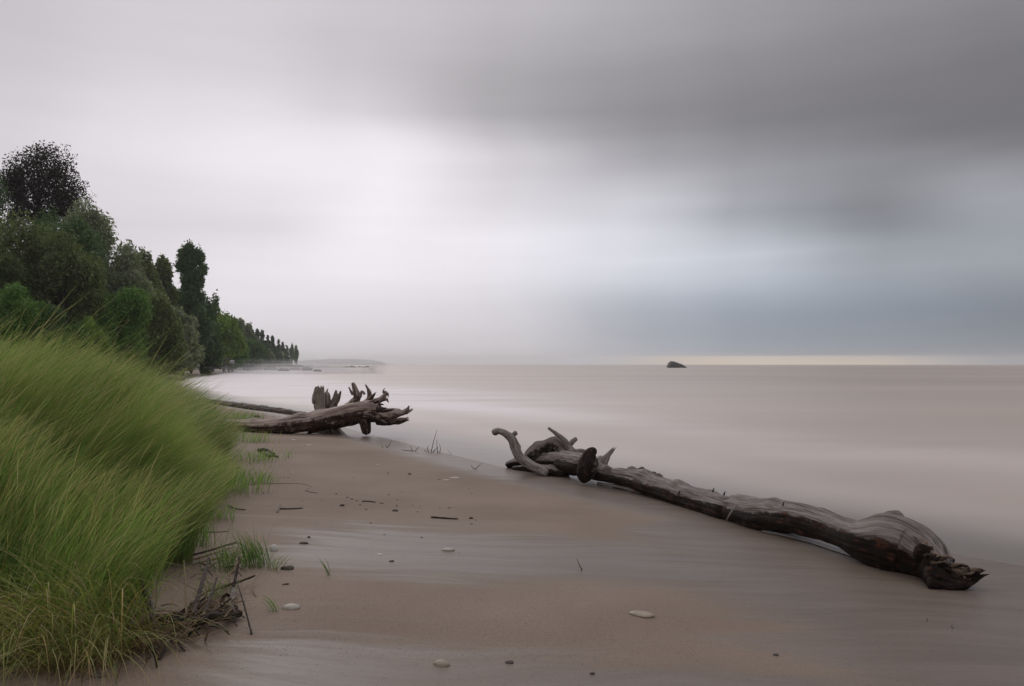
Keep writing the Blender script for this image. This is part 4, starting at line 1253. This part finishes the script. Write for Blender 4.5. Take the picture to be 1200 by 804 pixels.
def tree(px, Y, top_py, w_px, kind, label, name='tree', low=.25, seed=0, nmul=1.0, cat='tree', group=None):
    c1, c2, droop, elong, shape, gap = KINDS[kind]
    p = at(px, 427, Y)
    g = gz(p.x, Y)
    top = at(px, top_py, Y).z
    H = max(top - g, 1.0)
    root = empty(name, (p.x, Y, g))
    lowz = g + H * low
    rz = (top - lowz) / 2
    cz = (top + lowz) / 2
    rx = w_px * Y / F / 2
    ry = rx * 0.9
    area = w_px * (rz * 2 * F / Y)
    n_ = int(min(34000, max(700, area * 4.2)) * nmul)
    size = 1.7 * Y / F * (1.0 if kind == 'copper' else 1.0)
    size = max(size, .07)
    K = (60 if kind == 'copper' else 34) if area > 1500 else 14
    P, tone, cents = crown_points((p.x, Y, cz), rx, ry, rz, n_, 931 + seed, shape, K if shape != 'cone' else 60, gap)
    tr_ = [(p.x, Y, g - .3, H * .022 + .06), (p.x + .1, Y, g + H * .3, H * .016 + .04), (p.x + .02, Y, g + H * .62, H * .009 + .03), (p.x + .05, Y, g + H * .93, .02)]
    limb('trunk', tr_, M_bark, root, 10, step=H / 14, seed=seed)
    # limbs from the trunk into the clumps, joined in one mesh
    rr_ = random.Random(seed)
    if Y < 140 and shape != 'cone':
        vs_, fs_, base_ = [], [], 0
        for q in rr_.sample(cents, min(12, len(cents))):
            hz = max(g + H * .2, min(q[2] - H * .12, g + H * .75))
            a = np.array([p.x, Y, hz]); b2 = np.array(q)
            m_ = (a + b2) / 2 + np.array([0, 0, .05 * H])
            for (s0, s1, r0, r1) in ((a, m_, .008 * H + .03, .005 * H + .02), (m_, b2, .005 * H + .02, .015)):
                ax = (s1 - s0) / (np.linalg.norm(s1 - s0) + 1e-9)
                u_ = np.cross(ax, [0.3, 1, .2]); u_ /= np.linalg.norm(u_)
                v_ = np.cross(ax, u_)
                for (cc_, r2) in ((s0, r0), (s1, r1)):
                    for k in range(5):
                        vs_.append(cc_ + r2 * (math.cos(k * 2 * PI / 5) * u_ + math.sin(k * 2 * PI / 5) * v_))
                for k in range(5):
                    fs_.append((base_ + k, base_ + (k + 1) % 5, base_ + 5 + (k + 1) % 5, base_ + 5 + k))
                base_ += 10
        mesh_obj('branches', np.array(vs_) - np.array(root.location), fs_, M_bark, root)
    leaf_quads('crown', P, size, c1, c2, root, droop, elong, bright=tone)
    return tag(root, label, cat, group)


T = [
    (42, 92, 174, 108, 'copper', 'large dark purple brown tree topping the bluff at far left', .52),
    (-40, 84, 190, 90, 'dark', 'dark green tree cut by the left edge beneath the purple brown one', .2),
    (108, 86, 246, 84, 'grey', 'grey green feathery tree just right of the purple brown tree', .3),
    (72, 78, 252, 90, 'dark', 'dark green tree directly below the purple brown tree', .2),
    (20, 64, 246, 130, 'willow', 'big dark willow filling the left of the wooded bank', .1),
    (72, 63, 268, 100, 'willow', 'second big dark willow overlapping the right of the first', .1),
    (-45, 58, 262, 110, 'willow', 'willow cut by the left edge of the photo', .1),
    (10, 50, 336, 95, 'bright', 'bright green round bush low at the left edge above the grass', .0),
    (62, 52, 362, 70, 'dark', 'low dark green bush between the two bright green ones', .0),
    (106, 55, 374, 42, 'lime', 'small yellow green bush just above the grass tips', .0),
    (134, 66, 332, 86, 'bright', 'round vivid green tree in the middle of the wooded bank', .05),
    (146, 84, 288, 76, 'grey', 'olive grey tree rising behind the round vivid green tree', .15),
    (166, 92, 304, 60, 'willow', 'olive tree crest halfway down the bluff skyline', .15),
    (184, 104, 306, 46, 'willow', 'small rounded treetop just left of the tall column tree', .2),
    (176, 74, 348, 80, 'willow', 'drooping olive willow right of the round vivid green tree', .0),
    (200, 86, 352, 66, 'grey', 'grey green willow at the shore below the tall column tree', .0),
    (224, 109, 283, 52, 'head', 'tall narrow leafy tree standing out above the bluff skyline', .1),
    (205, 112, 330, 44, 'dark', 'dark round treetop tucked left behind the tall column tree', .1),
    (236, 112, 345, 40, 'dark', 'dark tree directly right of the tall column tree', .1),
    (250, 138, 349, 28, 'dark', 'pointed dark treetop stepping down right of the tall column tree', .1),
    (214, 98, 384, 50, 'grey', 'silvery green shrub at the shore under the tall column tree', .0),
    (262, 132, 368, 46, 'lime', 'yellow green rounded tree near the right of the bluff', .1),
    (240, 112, 396, 42, 'dark', 'dark shrub at the shore left of the pale slabs', .0),
    (272, 150, 366, 26, 'dark', 'dark treetop just behind the yellow green rounded tree', .1),
    (286, 176, 374, 26, 'grey', 'thin grey treetop with bare twigs on the sloping skyline', .1),
    (268, 140, 396, 44, 'bright', 'green shrub beneath the yellow green rounded tree', .0),
    (290, 172, 392, 40, 'dark', 'dark green shrub at the shore right of the pale slabs', .0),
]
for i, (px, Y, tp, w_, k, lb, low) in enumerate(T):
    tree(px, Y, tp, w_, k, lb, low=low, seed=i + 1, nmul=1.0 if k != 'copper' else .9, cat='tree' if 'bush' not in lb and 'shrub' not in lb else 'bush', name='tree' if 'bush' not in lb and 'shrub' not in lb else 'shrub')
CN = [(293, 205, 379, 28, 'first and tallest conifer right of the grey twiggy treetop'), (301, 225, 385, 22, 'second conifer down the far skyline'), (307, 245, 387, 24, 'third conifer down the far skyline'),
      (314, 265, 393, 18, 'fourth conifer down the far skyline'), (319, 290, 394, 19, 'fifth conifer down the far skyline'), (326, 315, 399, 14, 'sixth conifer down the far skyline'), (331, 340, 400, 15, 'seventh conifer down the far skyline'),
      (336, 370, 405, 10, 'last low conifer before the twin poplars at the point')]
for i, (px, Y, tp, w_, lb) in enumerate(CN):
    tree(px, Y, tp, w_, 'conifer', lb, 'conifer', .05, 60 + i, 1.6, group='conifers stepping down to the point')
tree(342, 400, 401, 6.5, 'column', 'left and taller of the twin poplars at the end of the point', 'poplar_tree', .05, 80, 1.2, group='twin poplars on the point')
tree(347, 404, 404, 6, 'column', 'right and lower of the twin poplars at the end of the point', 'poplar_tree', .05, 81, 1.2, group='twin poplars on the point')
# lower row of bushes along the far shore
for i, px in enumerate([300, 307, 314, 321, 328, 334]):
    Y = 190 + i * 34
    tree(px - 2, Y, 404 + i * 1.6, 20 - i, 'dark' if i % 2 else 'grey', 'low bush in the hazy row at the waterline beneath the conifers', 'shrub', 0, 90 + i, 1.2, 'bush', 'low bushes along the far shore')

# undergrowth that covers the bluff between the trees
n = 110000
yy_ = np.exp(rng.uniform(math.log(30), math.log(430), n))
ux = -yy_ * rng.uniform(.24, .95, n) - 3
e = sdist(ux, yy_, DUNE)
ok = e > .3
ux, yy_, e = ux[ok], yy_[ok], e[ok]
ky = np.exp(rng.uniform(math.log(55), math.log(425), 70000))
kx = np.interp(ky, [q[1] for q in DUNE[14:21]], [q[0] for q in DUNE[14:21]]) - rng.uniform(-1.2, 4, 70000) * (1 + ky / 120)
ke = np.full(70000, 6.0)
ux, yy_, e = np.concatenate([ux, kx]), np.concatenate([yy_, ky]), np.concatenate([e, ke])
uz = ground(ux, yy_) + rng.uniform(0, 1.8, len(ux)) * (0.6 + .8 * fbm(np.stack([ux * .2, yy_ * .2, ux * 0], -1), 2, 2)) * sst(e, .3, 5)
P = np.stack([ux, yy_, uz], -1)
o = leaf_quads('undergrowth', P, (3.2 * yy_ / F)[:, None].mean(), (.02, .032, .012), (.06, .085, .03), None, .2, 1.6)
tag(o, 'dense dark green undergrowth covering the bluff between the trees', 'undergrowth', kind='stuff')


# ------------------------------------------------------------------ far shore details
def rock(name, c, dims, mat, seed, sub=3, rot=0.0, cut=None):
    bmm = bmesh.new()
    bmesh.ops.create_icosphere(bmm, subdivisions=sub, radius=1)
    V = np.array([v.co[:] for v in bmm.verts]); f_ = np.array([[v.index for v in fc.verts] for fc in bmm.faces]); bmm.free()
    r_ = np.random.default_rng(seed)
    for _ in range(9):                                # plane cuts make facets
        d = r_.normal(0, 1, 3); d /= np.linalg.norm(d)
        h_ = r_.uniform(.55, .85)
        k = V @ d
        V = V - np.where(k > h_, k - h_, 0)[:, None] * d[None]
    V = V * (1 + .06 * fbm(V * 4 + seed, 3, seed))[:, None]
    V = V * np.array(dims) / 1.5
    cr, sr = math.cos(rot), math.sin(rot)
    V = np.stack([V[:, 0] * cr - V[:, 1] * sr, V[:, 0] * sr + V[:, 1] * cr, V[:, 2]], -1)
    o = mesh_obj(name, V, f_, mat, None, False)
    o.location = c
    return o


rocks_px = [(232, 433, 14, 3), (246, 432, 20, 4), (262, 431.5, 16, 5), (275, 432, 18, 4), (290, 431.5, 20, 3), (304, 432.5, 20, 4.5), (318, 433, 22, 5), (332, 434, 20, 4), (346, 433, 20, 3.5), (360, 433.5, 18, 4), (372, 434.5, 14, 2.5)]
for i, (px, py, w_, h_) in enumerate(rocks_px):
    Y = (CZ) * F / (py + .8 - 427)
    Y = min(Y, 235)
    p = at(px, 427, Y)
    o = rock('boulder', (p.x, Y, h_ * Y / F * .22), (w_ * Y / F * .62 * random.uniform(.8, 1.15), w_ * Y / F * .4, h_ * Y / F * 1.25), M_shrock, 300 + i)
    tag(o, 'dark wet boulder in the low broken row off the far wooded shore', 'boulder', 'boulders in the row off the far shore')
for i, (px, py, w_, h_, lb) in enumerate([(242, 419, 11, 5, 'pale tilted concrete slab left of the bare snag on the far shore'), (272, 424, 10, 5, 'pale tan slab right of the bare snag on the far shore')]):
    Y = 118
    p = at(px, py, Y)
    g_ = gz(p.x, Y)
    o = rock('slab', p, (w_ * Y / F * .6, 1.2, h_ * Y / F * .6), M_slab, 330 + i)
    o.rotation_euler = (0, .3, 0)
    tag(o, lb, 'slab')
o = empty('bare_snag', at(258, 432, 115))
for i, pth in enumerate([[(258, 433), (259, 424), (262, 417)], [(259, 427), (255, 422), (251, 420)], [(259, 425), (266, 421), (270, 417)], [(259, 430), (264, 427), (269, 427)], [(258, 430), (252, 428), (249, 428)]]):
    limb('branch' if i else 'trunk', pix([(x, y, 1.3 - .45 * k, 115) for k, (x, y) in enumerate(pth)]), M_bark, o, 8, seed=i)
tag(o, 'bare dark snag with spreading branches on the far shore', 'snag')
for i, (x0, x1, py, r_) in enumerate([(300, 356, 428.6, 1.1), (232, 268, 431, 1.2)]):
    Y = [190, 112][i]
    o = limb('driftwood_log', pix([(x0, py, r_, Y), ((x0 + x1) / 2, py - .3, r_, Y), (x1, py + .4, r_ * .7, Y)]), M_pale, None, 10, rough=.15, seed=400 + i)
    tag(origin_to(o, at((x0 + x1) / 2, py, Y)), ['long pale log above the far boulders below the conifers', 'pale log at the foot of the bare snag'][i], 'log')

# tilted block standing in the lake at the horizon
Yb = CZ * F / 4.0
pb = at(793, 431, Yb)
s = Yb / F
prof = [(-11, -1.5), (-11, 2.5), (-9.5, 6.2), (-6.5, 8.0), (-3.5, 7.4), (2, 5.6), (7, 3.8), (10.5, 1.2), (13, -1.5)]
vs, n_s = [], 7
for j in range(n_s):
    t = j / (n_s - 1)
    for (x, z) in prof:
        vs.append((x * s * (1 - .1 * abs(t - .5)), (t - .5) * 4.2, z * s * (1 - .5 * (abs(t - .5) * 1.6) ** 3)))
m = len(prof)
fs = []
for j in range(n_s - 1):
    for k in range(m):
        a = j * m + k; b_ = j * m + (k + 1) % m
        fs.append((a, b_, b_ + m, a + m))
V = np.array(vs)
V += .12 * np.stack([fbm(V * .8, 3, 1), fbm(V * .8, 3, 2), fbm(V * .8, 3, 3)], -1)
tri = []
for q in fs: tri += [(q[0], q[1], q[2]), (q[0], q[2], q[3])]
for base in (0, (n_s - 1) * m):
    for k in range(1, m - 1):
        tri.append((base, base + k, base + k + 1) if base else (base, base + k + 1, base + k))
o = mesh_obj('rock', V, tri, M_rock, None, False)
o.location = (pb.x, Yb, 0)
tag(o, 'dark tilted wedge-shaped block standing alone in the lake at the horizon', 'rock')

# distant headland
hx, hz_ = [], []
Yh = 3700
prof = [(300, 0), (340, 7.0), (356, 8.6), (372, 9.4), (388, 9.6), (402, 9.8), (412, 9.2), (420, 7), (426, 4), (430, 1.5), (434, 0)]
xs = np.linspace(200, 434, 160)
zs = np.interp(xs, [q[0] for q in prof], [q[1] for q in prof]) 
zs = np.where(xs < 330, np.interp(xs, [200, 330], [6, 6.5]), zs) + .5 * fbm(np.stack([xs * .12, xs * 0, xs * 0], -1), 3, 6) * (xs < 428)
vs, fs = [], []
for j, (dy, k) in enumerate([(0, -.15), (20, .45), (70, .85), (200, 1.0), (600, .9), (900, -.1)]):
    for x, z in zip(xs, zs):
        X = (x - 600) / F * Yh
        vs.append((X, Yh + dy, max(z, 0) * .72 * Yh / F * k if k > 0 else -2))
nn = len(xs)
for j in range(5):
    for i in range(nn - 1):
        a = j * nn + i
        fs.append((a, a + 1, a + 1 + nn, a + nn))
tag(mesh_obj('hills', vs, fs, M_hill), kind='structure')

# ------------------------------------------------------------------ haze
hz0, hz1 = -3.2, 42.0
hw = 4760
v = [(-hw, -hw, hz0), (hw, -hw, hz0), (hw, hw, hz0), (-hw, hw, hz0), (-hw, -hw, hz1), (hw, -hw, hz1), (hw, hw, hz1), (-hw, hw, hz1)]
f = [(0, 3, 2, 1), (4, 5, 6, 7), (0, 1, 5, 4), (1, 2, 6, 5), (2, 3, 7, 6), (3, 0, 4, 7)]
hm = bpy.data.materials.new('haze_air'); hm.use_nodes = True
hb = NB(hm.node_tree); hm.node_tree.nodes.clear()
ho = hb.n('ShaderNodeOutputMaterial')
pv = hb.n('ShaderNodeVolumePrincipled')
pv.inputs['Color'].default_value = (.93, .94, .96, 1)
pv.inputs['Density'].default_value = 0.00026
pv.inputs['Anisotropy'].default_value = 0.2
hb.link(pv.outputs[0], ho.inputs['Volume'])
hz = mesh_obj('haze', v, f, hm, None, False)
tag(hz, 'pale moist air over the beach and lake', 'haze', kind='stuff')

# fine spray that the surf throws up along the far wooded shore
for (x0, x1, y0_, y1_, h_, dn) in [(-86, -33, 118, 330, .9, .005), (-88, -31, 114, 335, 1.6, .003), (-88, -31, 110, 340, 2.4, .0015)]:
    c0, c1 = [], []
    for yv in np.linspace(y0_, y1_, 12):
        cx_ = np.interp(yv, [q[1] for q in SHORE[11:14]], [q[0] for q in SHORE[11:14]])
        c0.append((cx_ - 7, yv)); c1.append((cx_ + 26, yv))
    ring = c0 + c1[::-1]
    k = len(ring)
    V = [(x, y, .02) for x, y in ring] + [(x, y, h_) for x, y in ring]
    bmm = bmesh.new()
    vv = [bmm.verts.new(q) for q in V]
    bmm.faces.new(vv[:k][::-1]); bmm.faces.new(vv[k:])
    for i in range(k):
        bmm.faces.new((vv[i], vv[(i + 1) % k], vv[k + (i + 1) % k], vv[k + i]))
    bmesh.ops.recalc_face_normals(bmm, faces=bmm.faces)
    me = bpy.data.meshes.new('surf_mist'); bmm.to_mesh(me); bmm.free()
    mm = bpy.data.materials.new('surf_spray'); mm.use_nodes = True
    mb_ = NB(mm.node_tree); mm.node_tree.nodes.clear()
    mo = mb_.n('ShaderNodeOutputMaterial')
    mv = mb_.n('ShaderNodeVolumePrincipled')
    mv.inputs['Color'].default_value = (.95, .94, .95, 1)
    mv.inputs['Density'].default_value = dn
    mb_.link(mv.outputs[0], mo.inputs['Volume'])
    me.materials.append(mm)
    o = bpy.data.objects.new('surf_mist', me); COL.objects.link(o)
    tag(o, 'low white surf mist hanging over the breakers off the far wooded shore', 'mist', kind='stuff')
